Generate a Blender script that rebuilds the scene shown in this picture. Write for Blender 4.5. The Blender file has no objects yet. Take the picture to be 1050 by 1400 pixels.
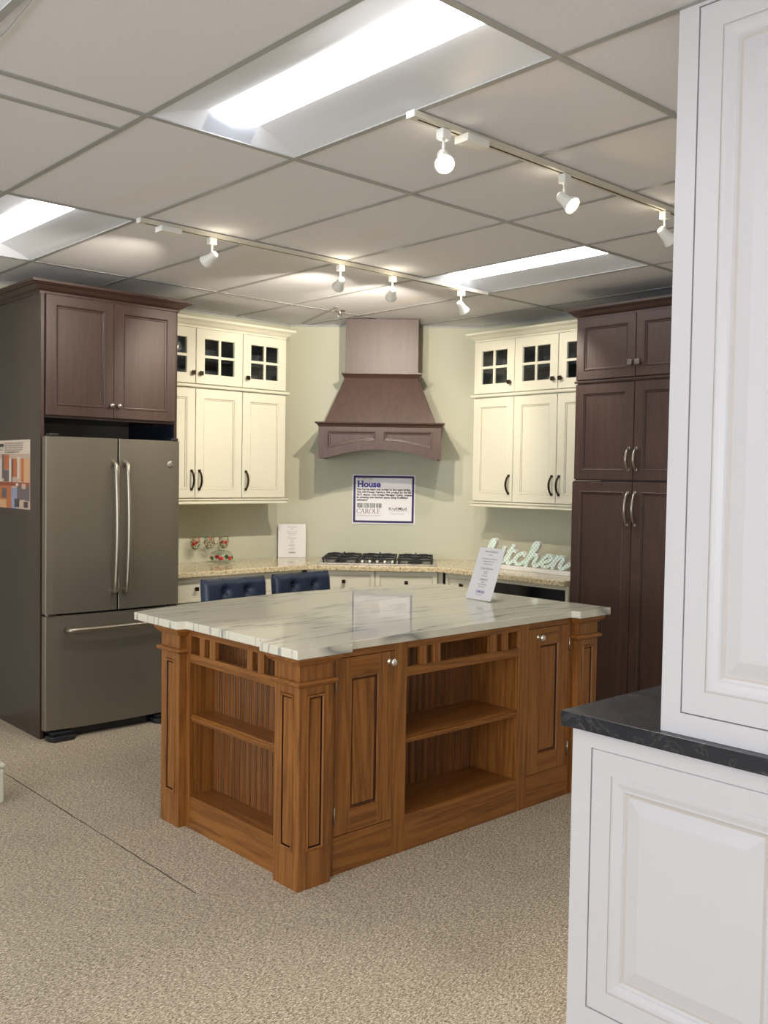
import bpy, bmesh, math, random
from mathutils import Vector, Matrix
from mathutils.geometry import tessellate_polygon
random.seed(7)
sc = bpy.context.scene
col = sc.collection
PI = math.pi

# ------------------------------------------------------------------ materials
MATS = {}
def s2l(c):
    return tuple(((v/255)/12.92 if v/255 <= .04045 else ((v/255+.055)/1.055)**2.4) for v in c) + (1,)
def base_mat(name, rgb, rough=.5, metal=0, **kw):
    m = bpy.data.materials.new(name); m.use_nodes = True
    b = m.node_tree.nodes['Principled BSDF']
    b.inputs['Base Color'].default_value = s2l(rgb)
    b.inputs['Roughness'].default_value = rough
    b.inputs['Metallic'].default_value = metal
    for k, v in kw.items(): b.inputs[k.replace('_', ' ')].default_value = v
    MATS[name] = m
    return m
def nd(m, t, **kw):
    n = m.node_tree.nodes.new(t)
    for k, v in kw.items():
        if k in n.inputs: n.inputs[k].default_value = v
        else: setattr(n, k, v)
    return n
def lk(m, a, b): m.node_tree.links.new(a, b)
def bsdf(m): return m.node_tree.nodes['Principled BSDF']
def coords(m, scale, rot=(0, 0, 0), kind='Object'):
    tc = nd(m, 'ShaderNodeTexCoord'); mp = nd(m, 'ShaderNodeMapping')
    mp.inputs['Scale'].default_value = scale; mp.inputs['Rotation'].default_value = rot
    lk(m, tc.outputs[kind], mp.inputs['Vector'])
    return mp.outputs['Vector']
def ramp(m, fac, stops):
    r = nd(m, 'ShaderNodeValToRGB'); e = r.color_ramp.elements
    while len(e) < len(stops): e.new(.5)
    for i, (p, c) in enumerate(stops):
        e[i].position = p; e[i].color = s2l(c)
    lk(m, fac, r.inputs['Fac'])
    return r.outputs['Color']
def noise(m, vec, scale, detail=4, rough=.5, dist=0):
    n = nd(m, 'ShaderNodeTexNoise'); n.inputs['Scale'].default_value = scale
    n.inputs['Detail'].default_value = detail; n.inputs['Roughness'].default_value = rough
    n.inputs['Distortion'].default_value = dist
    lk(m, vec, n.inputs['Vector'])
    return n.outputs['Fac']
def bump(m, h, strength=.2, dist=.002):
    b = nd(m, 'ShaderNodeBump'); b.inputs['Strength'].default_value = strength
    b.inputs['Distance'].default_value = dist
    lk(m, h, b.inputs['Height']); lk(m, b.outputs['Normal'], bsdf(m).inputs['Normal'])
def mathn(m, op, a, b=None):
    n = nd(m, 'ShaderNodeMath'); n.operation = op
    if hasattr(a, 'links'): lk(m, a, n.inputs[0])
    else: n.inputs[0].default_value = a
    if b is not None:
        if hasattr(b, 'links'): lk(m, b, n.inputs[1])
        else: n.inputs[1].default_value = b
    return n.outputs[0]
def mixc(m, fac, a, b, mode='MIX'):
    n = nd(m, 'ShaderNodeMix'); n.data_type = 'RGBA'; n.blend_type = mode
    for inp, v in ((0, fac), (6, a), (7, b)):
        if hasattr(v, 'links'): lk(m, v, n.inputs[inp])
        elif isinstance(v, (int, float)): n.inputs[inp].default_value = v
        else: n.inputs[inp].default_value = s2l(v)
    return n.outputs[2]
def wood(name, dark, mid, light, axis='z', rough=.35, strength=1.0, fine=1.0):
    m = base_mat(name, mid, rough)
    k = {'x': (1.0, 20, 20), 'y': (20, 1.0, 20), 'z': (20, 20, 1.0)}[axis]
    oi = nd(m, 'ShaderNodeObjectInfo')
    tc = nd(m, 'ShaderNodeTexCoord'); ad = nd(m, 'ShaderNodeVectorMath'); ad.operation = 'ADD'
    cb = nd(m, 'ShaderNodeCombineXYZ')
    for i, f in enumerate((7.3, 5.1, 3.7)):
        lk(m, mathn(m, 'MULTIPLY', oi.outputs['Random'], f), cb.inputs[i])
    lk(m, tc.outputs['Object'], ad.inputs[0]); lk(m, cb.outputs[0], ad.inputs[1])
    mp = nd(m, 'ShaderNodeMapping'); mp.inputs['Scale'].default_value = k
    lk(m, ad.outputs[0], mp.inputs['Vector'])
    v = mp.outputs['Vector']
    n1 = noise(m, v, .42, 3, .5, 1.0)
    w = mathn(m, 'FRACT', mathn(m, 'MULTIPLY', n1, 7.0))
    w = mathn(m, 'ABSOLUTE', mathn(m, 'SUBTRACT', w, .5))
    n2 = noise(m, v, 7*fine, 6, .7)
    f = mathn(m, 'ADD', mathn(m, 'MULTIPLY', w, .7*strength), mathn(m, 'MULTIPLY', n2, .65))
    c = ramp(m, f, [(.15, dark), (.48, mid), (.85, light)])
    lk(m, c, bsdf(m).inputs['Base Color'])
    bump(m, n2, .12, .001)
    return m
wood('walnut_v', (88, 50, 20), (144, 91, 42), (180, 124, 64), 'z', .30, .7)
wood('walnut_h', (88, 50, 20), (142, 89, 40), (174, 119, 60), 'x', .30, .7)
base_mat('walnut_glaze', (48, 22, 10), .45)
base_mat('bead_groove', (70, 38, 18), .5)
wood('walnut_shaded', (84, 48, 22), (132, 83, 41), (160, 108, 58), 'z', .33, .6)  # darker walnut for the beadboard, recess shade put into the colour
wood('dark_v', (58, 41, 36), (74, 53, 46), (92, 67, 58), 'z', .42, .5, 1.4)
wood('dark_h', (56, 39, 34), (70, 50, 43), (86, 63, 54), 'x', .42, .5, 1.4)
base_mat('dark_glaze', (30, 17, 14), .5)
m = base_mat('dark_side', (62, 50, 46), .24)
lk(m, ramp(m, noise(m, coords(m, (6, 6, 1)), 3, 5, .6), [(.3, (56, 44, 41)), (.7, (70, 55, 50))]), bsdf(m).inputs['Base Color'])
base_mat('cream', (214, 211, 192), .42)
base_mat('cream_glaze', (160, 150, 122), .5)
base_mat('cream_white', (226, 224, 210), .38)
base_mat('white_paint', (206, 204, 206), .34)
base_mat('white_glaze', (196, 188, 180), .5)
base_mat('gap_dark', (40, 36, 33), .7)
base_mat('cab_inside', (138, 134, 126), .5)
base_mat('navy_inside', (24, 28, 44), .4)
base_mat('black_gloss', (12, 15, 24), .08)
base_mat('black_plastic', (34, 36, 40), .45)
base_mat('iron', (26, 27, 30), .55)
base_mat('bronze', (60, 48, 40), .35, .9)
base_mat('nickel', (176, 170, 162), .28, 1)
base_mat('pewter', (128, 122, 118), .3, .9)
base_mat('crystal', (225, 220, 205), .12, .85)
m = base_mat('brushed', (172, 165, 152), .36, 1)
bump(m, noise(m, coords(m, (400, 400, 3)), 1, 2), .08, .0005)
base_mat('stainless', (200, 196, 188), .25, 1)
m = base_mat('slate_metal', (130, 123, 110), .42, .6)
bump(m, noise(m, coords(m, (3, 3, 300)), 1, 2), .05, .0005)
base_mat('white_metal', (232, 231, 226), .35)
base_mat('track_metal', (214, 209, 194), .4)
base_mat('paper', (232, 230, 232), .35)
base_mat('paper_gloss', (236, 234, 236), .08)
base_mat('ink', (70, 66, 74), .6)
base_mat('ink_dark', (34, 30, 40), .6)
base_mat('ink_purple', (46, 36, 92), .6)
base_mat('ink_blue', (58, 52, 150), .6)
base_mat('ink_grey', (140, 142, 138), .6)
base_mat('ink_brown', (120, 98, 86), .6)
m = base_mat('leather', (48, 61, 84), .40)
bump(m, noise(m, coords(m, (1, 1, 1)), 220, 3), .12, .001)
base_mat('stool_wood', (70, 48, 36), .4)
def thin_glass(name, tint=(250, 252, 250), rough=.02, ior=1.45, paint=False):
    m = base_mat(name, tint, .4); nt = m.node_tree
    out = [n for n in nt.nodes if n.type == 'OUTPUT_MATERIAL'][0]
    tr = nd(m, 'ShaderNodeBsdfTransparent'); tr.inputs[0].default_value = s2l(tint)
    gl = nd(m, 'ShaderNodeBsdfGlossy'); gl.inputs['Roughness'].default_value = rough
    lw = nd(m, 'ShaderNodeLayerWeight'); lw.inputs['Blend'].default_value = .5
    fac = mathn(m, 'ADD', mathn(m, 'MULTIPLY', mathn(m, 'POWER', lw.outputs['Facing'], 4.0), .55), .045)
    mx = nd(m, 'ShaderNodeMixShader'); lk(m, fac, mx.inputs[0]); lk(m, tr.outputs[0], mx.inputs[1]); lk(m, gl.outputs[0], mx.inputs[2])
    last = mx.outputs[0]
    if paint:       # painted red fruit, orange flowers and green leaves
        v = coords(m, (1, 1, 1))
        vo = nd(m, 'ShaderNodeTexVoronoi'); vo.inputs['Scale'].default_value = 62; lk(m, v, vo.inputs['Vector'])
        sx = nd(m, 'ShaderNodeSeparateXYZ'); lk(m, v, sx.inputs[0])
        blob = mathn(m, 'MULTIPLY', mathn(m, 'LESS_THAN', vo.outputs['Distance'], .36), mathn(m, 'GREATER_THAN', sx.outputs[2], .098))
        sep = nd(m, 'ShaderNodeSeparateColor'); lk(m, vo.outputs['Color'], sep.inputs[0])
        lk(m, mixc(m, mathn(m, 'GREATER_THAN', sep.outputs[0], .5), (186, 104, 70), (104, 112, 70)), bsdf(m).inputs['Base Color'])
        m2 = nd(m, 'ShaderNodeMixShader'); lk(m, blob, m2.inputs[0]); lk(m, last, m2.inputs[1]); lk(m, bsdf(m).outputs[0], m2.inputs[2]); last = m2.outputs[0]
    lk(m, last, out.inputs['Surface'])
    return m
thin_glass('glass'); thin_glass('pane', (222, 228, 232)); thin_glass('painted_glass', paint=True)
base_mat('fruit_red', (176, 28, 26), .3)
base_mat('leaf_green', (84, 108, 66), .4)
def emit(name, rgb, strength):
    m = base_mat(name, rgb, .5); b = bsdf(m)
    b.inputs['Emission Color'].default_value = s2l(rgb); b.inputs['Emission Strength'].default_value = strength
    return m
LENS = 9.0
emit('lens', (252, 252, 255), LENS)
emit('bulb', (255, 222, 165), 60)
emit('bulb_dim', (255, 240, 215), 4)
# wall paint
m = base_mat('wall_paint', (196, 197, 176), .75)
lk(m, ramp(m, noise(m, coords(m, (1, 1, 1)), 1.3, 2), [(.3, (188, 189, 169)), (.7, (195, 195, 176))]), bsdf(m).inputs['Base Color'])
bump(m, noise(m, coords(m, (1, 1, 1)), 260, 2), .08, .001)
base_mat('back_wall', (205, 200, 188), .8)
# ceiling tile
m = base_mat('tile', (232, 231, 234), .9)
v = coords(m, (1, 1, 1))
fine_n = noise(m, v, 330, 3, .7)
st = noise(m, coords(m, (1.6, .5, 1)), 1.1, 2)
c = ramp(m, fine_n, [(.3, (221, 220, 224)), (.7, (242, 241, 245))])
c = mixc(m, mathn(m, 'MULTIPLY', mathn(m, 'MAXIMUM', mathn(m, 'SUBTRACT', st, .62), 0), 2.2), c, (222, 200, 170))
lk(m, c, bsdf(m).inputs['Base Color']); bump(m, fine_n, .35, .003)
base_mat('tbar', (168, 168, 166), .5)
base_mat('reflector', (214, 217, 222), .5)
# carpet : cut pile with diagonal flecks and one seam along y
m = base_mat('carpet', (170, 156, 138), .95)
v = coords(m, (1, 1, 1))
v1 = coords(m, (85, 210, 90), (0, 0, math.radians(-38)))
v2 = coords(m, (200, 420, 160), (0, 0, math.radians(-38)))
f = mathn(m, 'ADD', mathn(m, 'MULTIPLY', noise(m, v1, 1, 3, .7, .6), .75), mathn(m, 'MULTIPLY', noise(m, v2, 1, 2, .6), .45))
big = noise(m, v, 1.6, 3)
c = ramp(m, f, [(.44, (76, 63, 51)), (.54, (156, 141, 120)), (.61, (188, 173, 149)), (.70, (244, 232, 208))])
c = mixc(m, mathn(m, 'MULTIPLY', mathn(m, 'MAXIMUM', mathn(m, 'SUBTRACT', big, .5), 0), .8), c, (120, 108, 98))
sx = nd(m, 'ShaderNodeSeparateXYZ'); lk(m, v, sx.inputs[0])
wob = mathn(m, 'MULTIPLY', mathn(m, 'SUBTRACT', noise(m, v, 9, 2), .5), .010)
d = mathn(m, 'ABSOLUTE', mathn(m, 'SUBTRACT', mathn(m, 'ADD', sx.outputs[0], wob), 1.852))
wid = mathn(m, 'MULTIPLY', noise(m, v, 5, 2), .0062)
seam = mathn(m, 'MULTIPLY', mathn(m, 'LESS_THAN', d, wid), mathn(m, 'GREATER_THAN', sx.outputs[1], 3.02))
c = mixc(m, mathn(m, 'MULTIPLY', seam, .85), c, (62, 50, 42))
lk(m, c, bsdf(m).inputs['Base Color']); bump(m, f, .8, .005)
# granite
m = base_mat('granite', (205, 192, 160), .10)
v = coords(m, (1, 1, 1))
c = ramp(m, noise(m, v, 55, 6, .75), [(.36, (120, 96, 70)), (.46, (196, 180, 144)), (.6, (218, 207, 178)), (.72, (232, 226, 204))])
c = mixc(m, mathn(m, 'LESS_THAN', noise(m, v, 130, 3, .6), .36), c, (110, 90, 72))
lk(m, c, bsdf(m).inputs['Base Color'])
# marble / quartzite island slab, grey veins running along its length
m = base_mat('marble', (214, 212, 200), .06)
va = coords(m, (.26, 3.4, .5), (0, 0, math.radians(-9)))
vb = coords(m, (.4, 4, .8), (0, 0, math.radians(-5)))
n1 = noise(m, va, 1.3, 4, .5, .25)
line = mathn(m, 'MINIMUM', mathn(m, 'ABSOLUTE', mathn(m, 'SUBTRACT', n1, .5)), mathn(m, 'MINIMUM', mathn(m, 'ABSOLUTE', mathn(m, 'SUBTRACT', n1, .41)), mathn(m, 'ABSOLUTE', mathn(m, 'SUBTRACT', n1, .60))))
c1 = ramp(m, line, [(0, (158, 158, 158)), (.004, (202, 201, 194)), (.011, (238, 235, 222))])
n2 = noise(m, vb, 1.0, 4, .55, .3)
c2 = ramp(m, n2, [(.35, (224, 223, 214)), (.5, (235, 232, 220)), (.7, (240, 237, 226))])
lk(m, mixc(m, .6, c1, c2, 'MULTIPLY'), bsdf(m).inputs['Base Color'])
# dark soapstone top
m = base_mat('soapstone', (40, 40, 44), .30); bsdf(m).inputs['IOR'].default_value = 1.52
v = coords(m, (1, 1, 1))
nn = noise(m, v, 7, 6, .65, 1.8)
ln = mathn(m, 'ABSOLUTE', mathn(m, 'SUBTRACT', nn, .5))
lk(m, ramp(m, ln, [(0, (100, 98, 98)), (.004, (50, 51, 56)), (.03, (30, 32, 40)), (.4, (24, 27, 36))]), bsdf(m).inputs['Base Color'])
bump(m, noise(m, v, 60, 4), .15, .002)
# lattice pattern for the letter faces
m = base_mat('lattice', (180, 214, 200), .45)
v = coords(m, (1, 1, 1), (0, math.radians(45), 0))
sx = nd(m, 'ShaderNodeSeparateXYZ'); lk(m, v, sx.inputs[0])
def stripes(o):
    t = mathn(m, 'FRACT', mathn(m, 'MULTIPLY', o, 46))
    return mathn(m, 'LESS_THAN', mathn(m, 'ABSOLUTE', mathn(m, 'SUBTRACT', t, .5)), .17)
g = mathn(m, 'MAXIMUM', stripes(sx.outputs[0]), stripes(sx.outputs[2]))
lk(m, mixc(m, g, (168, 210, 194), (240, 246, 240)), bsdf(m).inputs['Base Color'])
# furnishing photo colours on the poster
for n, c in dict(ph_sky=(205, 178, 160), ph_orange=(196, 112, 66), ph_rust=(160, 78, 52), ph_tan=(222, 170, 126), ph_grey=(110, 96, 100),
                 ph_white=(226, 212, 204), ph_blue=(150, 158, 190), ph_dark=(70, 58, 66), ph_cream=(230, 212, 196)).items():
    base_mat(n, c, .35)

# ------------------------------------------------------------------ mesh helpers
class MB:
    def __init__(s): s.v = []; s.f = []; s.mi = []; s.sm = []; s.mats = []
    def m(s, name):
        if name not in s.mats: s.mats.append(name)
        return s.mats.index(name)
    def add(s, vs, fs, mat, smooth=False, M=None):
        b = len(s.v); k = s.m(mat)
        s.v += [tuple(M @ Vector(p)) if M else tuple(p) for p in vs]
        for f in fs: s.f.append(tuple(b+i for i in f)); s.mi.append(k); s.sm.append(smooth)
        return s
    def box(s, x0, x1, y0, y1, z0, z1, mat, M=None):
        vs = [(x0,y0,z0),(x1,y0,z0),(x1,y1,z0),(x0,y1,z0),(x0,y0,z1),(x1,y0,z1),(x1,y1,z1),(x0,y1,z1)]
        fs = [(0,3,2,1),(4,5,6,7),(0,1,5,4),(1,2,6,5),(2,3,7,6),(3,0,4,7)]
        return s.add(vs, fs, mat, False, M)
    def loft(s, rects, mats, M=None, back=None):
        """nested rectangles (x0,x1,z0,z1,y); mats[i] = material of the band i..i+1, the last one caps"""
        vs = []; 
        for (x0,x1,z0,z1,y) in rects: vs += [(x0,y,z0),(x1,y,z0),(x1,y,z1),(x0,y,z1)]
        for i in range(len(rects)-1):
            a, b = 4*i, 4*i+4
            s.add([vs[j] for j in range(a, b+4)], [(k, (k+1)%4, 4+(k+1)%4, 4+k) for k in range(4)], mats[i], False, M)
        s.add(vs[-4:], [(0,1,2,3)], mats[-1], False, M)
        if back is not None:
            x0,x1,z0,z1,y = rects[0]
            s.add([(x0,y,z0),(x1,y,z0),(x1,y,z1),(x0,y,z1),(x0,back,z0),(x1,back,z0),(x1,back,z1),(x0,back,z1)],
                  [(1,0,4,5),(2,1,5,6),(3,2,6,7),(0,3,7,4),(5,4,7,6)], mats[0], False, M)
        return s
    def prism(s, pts, a0, a1, mat, axis='z', M=None, capmat=None):
        """polygon extruded along an axis; pts are the two other coordinates in order"""
        def P(p, a): return {'z': (p[0], p[1], a), 'y': (p[0], a, p[1]), 'x': (a, p[0], p[1])}[axis]
        n = len(pts); vs = [P(p, a0) for p in pts] + [P(p, a1) for p in pts]
        s.add(vs, [(i, (i+1)%n, n+(i+1)%n, n+i) for i in range(n)], mat, False, M)
        tri = tessellate_polygon([[Vector((p[0], p[1], 0)) for p in pts]])
        s.add(vs, [tuple(t) for t in tri] + [tuple(n+i for i in reversed(t)) for t in tri], capmat or mat, False, M)
        return s
    def tube(s, path, r, mat, n=10, M=None, caps=True, flat=1.0):
        pts = [Vector(p) for p in path]; rs = r if isinstance(r, (list, tuple)) else [r]*len(pts)
        vs = []; up = None
        for i, p in enumerate(pts):
            d = (pts[min(i+1, len(pts)-1)] - pts[max(i-1, 0)]).normalized()
            if up is None: up = Vector((0,0,1)) if abs(d.z) < .9 else Vector((1,0,0))
            a = d.cross(up).normalized(); up = a.cross(d).normalized()
            for k in range(n):
                t = 2*PI*k/n; vs.append(p + (a*math.cos(t) + up*math.sin(t)*flat)*rs[i])
        fs = [(i*n+k, i*n+(k+1)%n, (i+1)*n+(k+1)%n, (i+1)*n+k) for i in range(len(pts)-1) for k in range(n)]
        s.add(vs, fs, mat, True, M)
        if caps: s.add(vs, [tuple(range(n-1, -1, -1)), tuple(range((len(pts)-1)*n, len(pts)*n))], mat, False, M)
        return s
    def lathe(s, prof, mat, n=28, M=None, closed=False):
        vs = [(r*math.cos(2*PI*k/n), r*math.sin(2*PI*k/n), z) for r, z in prof for k in range(n)]
        fs = [(i*n+k, i*n+(k+1)%n, (i+1)*n+(k+1)%n, (i+1)*n+k) for i in range(len(prof)-1) for k in range(n)]
        return s.add(vs, fs, mat, True, M)
    def sweep(s, path, prof, mat, M=None, closed=False):
        """profile (out, z) swept along a 2D polyline in plan; out is to the right of the travel direction"""
        P = [Vector(p) for p in path]; n = len(P); k = len(prof); vs = []
        for i, p in enumerate(P):
            d0 = (P[i]-P[i-1]).normalized() if i > 0 else None
            d1 = (P[i+1]-P[i]).normalized() if i < n-1 else None
            if closed: d0 = (P[i]-P[i-1]).normalized(); d1 = (P[(i+1)%n]-P[i]).normalized()
            d0 = d0 or d1; d1 = d1 or d0
            n0 = Vector((d0.y, -d0.x)); n1 = Vector((d1.y, -d1.x))
            nn = (n0+n1).normalized(); nn /= max(.3, nn.dot(n0))
            for o, z in prof: vs.append((p.x+nn.x*o, p.y+nn.y*o, z))
        seg = n if closed else n-1
        fs = [(i*k+j, ((i+1)%n)*k+j, ((i+1)%n)*k+(j+1)%k, i*k+(j+1)%k) for i in range(seg) for j in range(k)]
        if not closed: fs += [tuple(range(k)), tuple(reversed(range((n-1)*k, n*k)))]
        return s.add(vs, fs, mat, False, M)
    def build(s, name, parent=None, loc=None, rot=0, bevel=0, seg=2, label=None, smooth_angle=None, subsurf=0):
        me = bpy.data.meshes.new(name); me.from_pydata(s.v, [], s.f)
        for n in s.mats: me.materials.append(MATS[n])
        for p, k, sm in zip(me.polygons, s.mi, s.sm): p.material_index = k; p.use_smooth = sm
        bm = bmesh.new(); bm.from_mesh(me)
        bmesh.ops.remove_doubles(bm, verts=bm.verts, dist=1e-5)
        bmesh.ops.recalc_face_normals(bm, faces=bm.faces)
        bm.to_mesh(me); bm.free()
        o = bpy.data.objects.new(name, me); col.objects.link(o)
        if parent: o.parent = parent
        if loc: o.location = loc
        o.rotation_euler = (0, 0, rot)
        if bevel:
            md = o.modifiers.new('bevel', 'BEVEL'); md.width = bevel; md.segments = seg; md.limit_method = 'ANGLE'; md.angle_limit = math.radians(40)
            md.harden_normals = False
        if subsurf:
            md = o.modifiers.new('sub', 'SUBSURF'); md.levels = subsurf; md.render_levels = subsurf
        if label: o['label'] = label
        return o
def tag(o, label=None, cat=None, group=None, kind=None):
    if label: o['label'] = label
    if cat: o['category'] = cat
    if group: o['group'] = group
    if kind: o['kind'] = kind
    return o
def thing(name, label, cat, loc=(0,0,0), rot=0, group=None):
    o = bpy.data.objects.new(name, None); col.objects.link(o); o.empty_display_size = .1
    o.location = loc; o.rotation_euler = (0, 0, rot)
    return tag(o, label, cat, group)
def struct(o): o['kind'] = 'structure'; return o
def copy_tree(o, parent=None):
    c = o.copy(); col.objects.link(c)
    if parent: c.parent = parent
    for ch in [x for x in bpy.data.objects if x.parent == o]: copy_tree(ch, c)
    return c
def text_into(mb, body, size, x, z, y, mat, bold=0, align='LEFT', M=None, stretch=1.0, th=.0004):
    """flat lettering in the local x-z plane facing -y"""
    cu = bpy.data.curves.new('t', 'FONT'); cu.body = body; cu.size = size; cu.offset = bold; cu.align_x = align; cu.resolution_u = 3
    o = bpy.data.objects.new('t', cu); col.objects.link(o)
    dg = bpy.context.evaluated_depsgraph_get(); me = bpy.data.meshes.new_from_object(o.evaluated_get(dg))
    vs = [(x+v.co.x*stretch, y, z+v.co.y) for v in me.vertices]
    mb.add(vs, [tuple(p.vertices) for p in me.polygons], mat, False, M)
    bpy.data.objects.remove(o); bpy.data.curves.remove(cu); bpy.data.meshes.remove(me)
R90 = -PI/2; R45 = -PI/4

# ------------------------------------------------------------------ room shell
CEIL = 2.739; XR = 5.585; YL = 6.045; XB = -4.2; YB = -3.6
T = .6096; GX = 1.5622; GY = 2.898
def wallseg(name, pts, z0, z1, mat='wall_paint'):
    return struct(MB().prism(pts, z0, z1, mat).build(name))
wallseg('wall_left', [(XB,YL),(4.515,YL),(4.515,YL+.12),(XB,YL+.12)], 0, CEIL+.2)
wallseg('wall_right', [(XR,YB),(XR+.12,YB),(XR+.12,4.975),(XR,4.975)], 0, CEIL+.2)
wallseg('wall_corner', [(4.515,YL),(XR,4.975),(XR+.12,4.975),(XR+.12,YL+.12),(4.515,YL+.12)], 0, CEIL+.2)
wallseg('wall_back', [(XB,YB-.12),(XR+.12,YB-.12),(XR+.12,YB),(XB,YB)], 0, CEIL+.2, 'back_wall')
struct(MB().box(XB-.12, XR+.12, YB-.12, YL+.12, -.1, 0, 'carpet').build('floor'))
# storefront wall behind and left of the camera, with two window openings
w = MB()
WZ0, WZ1 = .55, 2.35; WINS = [(-2.6, -.1), (.5, 3.0)]
ys = [YB, -2.6, -.1, .5, 3.0, YL]
w.box(XB-.12, XB, YB, YL, 0, WZ0, 'back_wall').box(XB-.12, XB, YB, YL, WZ1, CEIL+.2, 'back_wall')
w.box(XB-.12, XB, YB, -2.6, WZ0, WZ1, 'back_wall').box(XB-.12, XB, -.1, .5, WZ0, WZ1, 'back_wall').box(XB-.12, XB, 3.0, YL, WZ0, WZ1, 'back_wall')
struct(w.build('wall_storefront'))
for i, (a, b) in enumerate(WINS):
    f = MB()
    f.box(XB-.09, XB-.03, a, a+.05, WZ0, WZ1, 'white_paint').box(XB-.09, XB-.03, b-.05, b, WZ0, WZ1, 'white_paint')
    f.box(XB-.09, XB-.03, a, b, WZ0, WZ0+.05, 'white_paint').box(XB-.09, XB-.03, a, b, WZ1-.05, WZ1, 'white_paint')
    f.box(XB-.08, XB-.04, (a+b)/2-.02, (a+b)/2+.02, WZ0, WZ1, 'white_paint')
    struct(f.build('window_%d' % (i+1)))
    L = bpy.data.lights.new('daylight', 'AREA'); L.shape = 'RECTANGLE'; L.size = WZ1-WZ0-.1; L.size_y = b-a-.1
    L.energy = 125; L.color = (.86, .92, 1.0)
    lo = bpy.data.objects.new('daylight', L); lo.location = (XB-.1, (a+b)/2, (WZ0+WZ1)/2); lo.rotation_euler = (0, -PI/2, 0)
    col.objects.link(lo)

# ceiling : tiles with holes for the troffers, T-bar grid
troff = {(0,-1), (0,1), (4,0), (-2,-1), (-4,1), (-4,-1), (0,-3), (4,-3), (-4,-3), (-8,0), (-8,-2), (4,-5), (0,-5), (-8,-4)}
cells = MB(); bars = MB()
i0, i1, j0, j1 = -10, 7, -6, 3
for i in range(i0, i1):
    for j in range(j0, j1):
        if (i, j) in troff: continue
        x0, x1 = max(GX+i*T, XB), min(GX+(i+1)*T, XR); y0, y1 = max(GY+j*2*T, YB), min(GY+(j+1)*2*T, YL)
        if x1 <= x0 or y1 <= y0: continue
        cells.box(x0, x1, y0, y1, CEIL, CEIL+.02, 'tile')
struct(cells.build('ceiling'))
BW = .012
for i in range(i0, i1+1):
    x = GX+i*T
    if XB < x < XR: bars.box(x-BW, x+BW, YB, min(YL, 10.56-x) if x > 4.5 else YL, CEIL-.004, CEIL-.0005, 'tbar')
for j in range(j0, j1+1):
    y = GY+j*2*T
    if YB < y < YL: bars.box(XB, min(XR, 10.56-y), y-BW, y+BW, CEIL-.0045, CEIL-.001, 'tbar')
bars.box(GX-T, GX, 3.078-BW, 3.078+BW, CEIL-.0045, CEIL-.001, 'tbar')
bars.box(GX-2*T, GX-T, 3.078-BW, 3.078+BW, CEIL-.0045, CEIL-.001, 'tbar')
Md = Matrix.Translation((4.27, 5.18, 0)) @ Matrix.Rotation(math.atan2(.74, .27), 4, 'Z')
bars.box(0, .79, -BW, BW, CEIL-.005, CEIL-.002, 'tbar', Md)
struct(bars.build('trim_1'))
# wall angle along the ceiling edge
wa = MB()
wa.sweep([(XB, YL), (4.515, YL), (XR, 4.975), (XR, YB)], [(0,CEIL-.02),(0,CEIL-.001),(.022,CEIL-.001),(.022,CEIL-.004),(.002,CEIL-.004),(.002,CEIL-.02)], 'tbar')
struct(wa.build('trim_2'))

# troffers
def troffer_proto():
    r = thing('ceiling_light', None, 'ceiling light')
    W, Ln, H = T/2-.012, T-.012, .085
    lx = .100
    prof = [(-W, 0), (-W+.06, .021), (-W+.13, .041), (-lx, .055)]
    p = MB(); ly = Ln-.05
    # curved reflector wings
    for sg in (-1, 1):
        pts = [(sg*a, z) for a, z in prof]
        for k in range(len(pts)-1):
            (a0, z0), (a1, z1) = pts[k], pts[k+1]
            t0 = z0/.055*.05; t1 = z1/.055*.05
            p.add([(a0,-Ln+t0,z0),(a1,-Ln+t1,z1),(a1,Ln-t1,z1),(a0,Ln-t0,z0)], [(0,1,2,3)], 'reflector', True)
        for e in (-1, 1):
            vs = [(a, e*(Ln-z/.055*.05), z) for a, z in pts] + [(sg*lx, e*Ln, 0), (sg*W, e*Ln, 0)]
            p.add(vs, [tuple(range(len(vs)))], 'reflector')
    for e in (-1, 1):
        p.add([(-lx,e*Ln,0),(lx,e*Ln,0),(lx,e*ly,.055),(-lx,e*ly,.055)], [(0,1,2,3)], 'reflector')
    p.box(-W, W, -Ln, Ln, .07, .08, 'reflector')
    p.build('reflector', r)
    l = MB(); n = 8
    pr = [(lx*math.cos(PI*k/n), .055-.022*math.sin(PI*k/n)) for k in range(n+1)]
    for k in range(n):
        l.add([(pr[k][0],-ly,pr[k][1]),(pr[k+1][0],-ly,pr[k+1][1]),(pr[k+1][0],ly,pr[k+1][1]),(pr[k][0],ly,pr[k][1])], [(0,1,2,3)], 'lens', True)
    l.add([(a, -ly, z) for a, z in pr], [tuple(range(n+1))], 'lens'); l.add([(a, ly, z) for a, z in pr], [tuple(range(n+1))], 'lens')
    l.build('diffuser', r)
    return r
tp = troffer_proto(); first = True
tl = {(0,-1): 'large fluorescent ceiling light at the top, nearest and largest in view',
      (0,1): 'fluorescent ceiling light above the refrigerator, cut by the left edge',
      (4,0): 'fluorescent ceiling light at far right, before the dark pantry',
      (-2,-1): 'sliver of a ceiling light in the extreme top left corner'}
for (i, j) in sorted(troff, key=lambda t: t not in tl):
    o = tp if first else copy_tree(tp); first = False
    o.location = (GX+(i+.5)*T, GY+(j+.5)*2*T, CEIL)
    o['label'] = tl.get((i, j), 'unseen fluorescent troffer added behind the viewer to light the showroom'); o['group'] = 'fluorescent ceiling lights'
    if (i, j) not in tl: o['group'] = 'added fluorescent ceiling lights behind the viewer'  # troffers out of view, added to light the room

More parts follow.
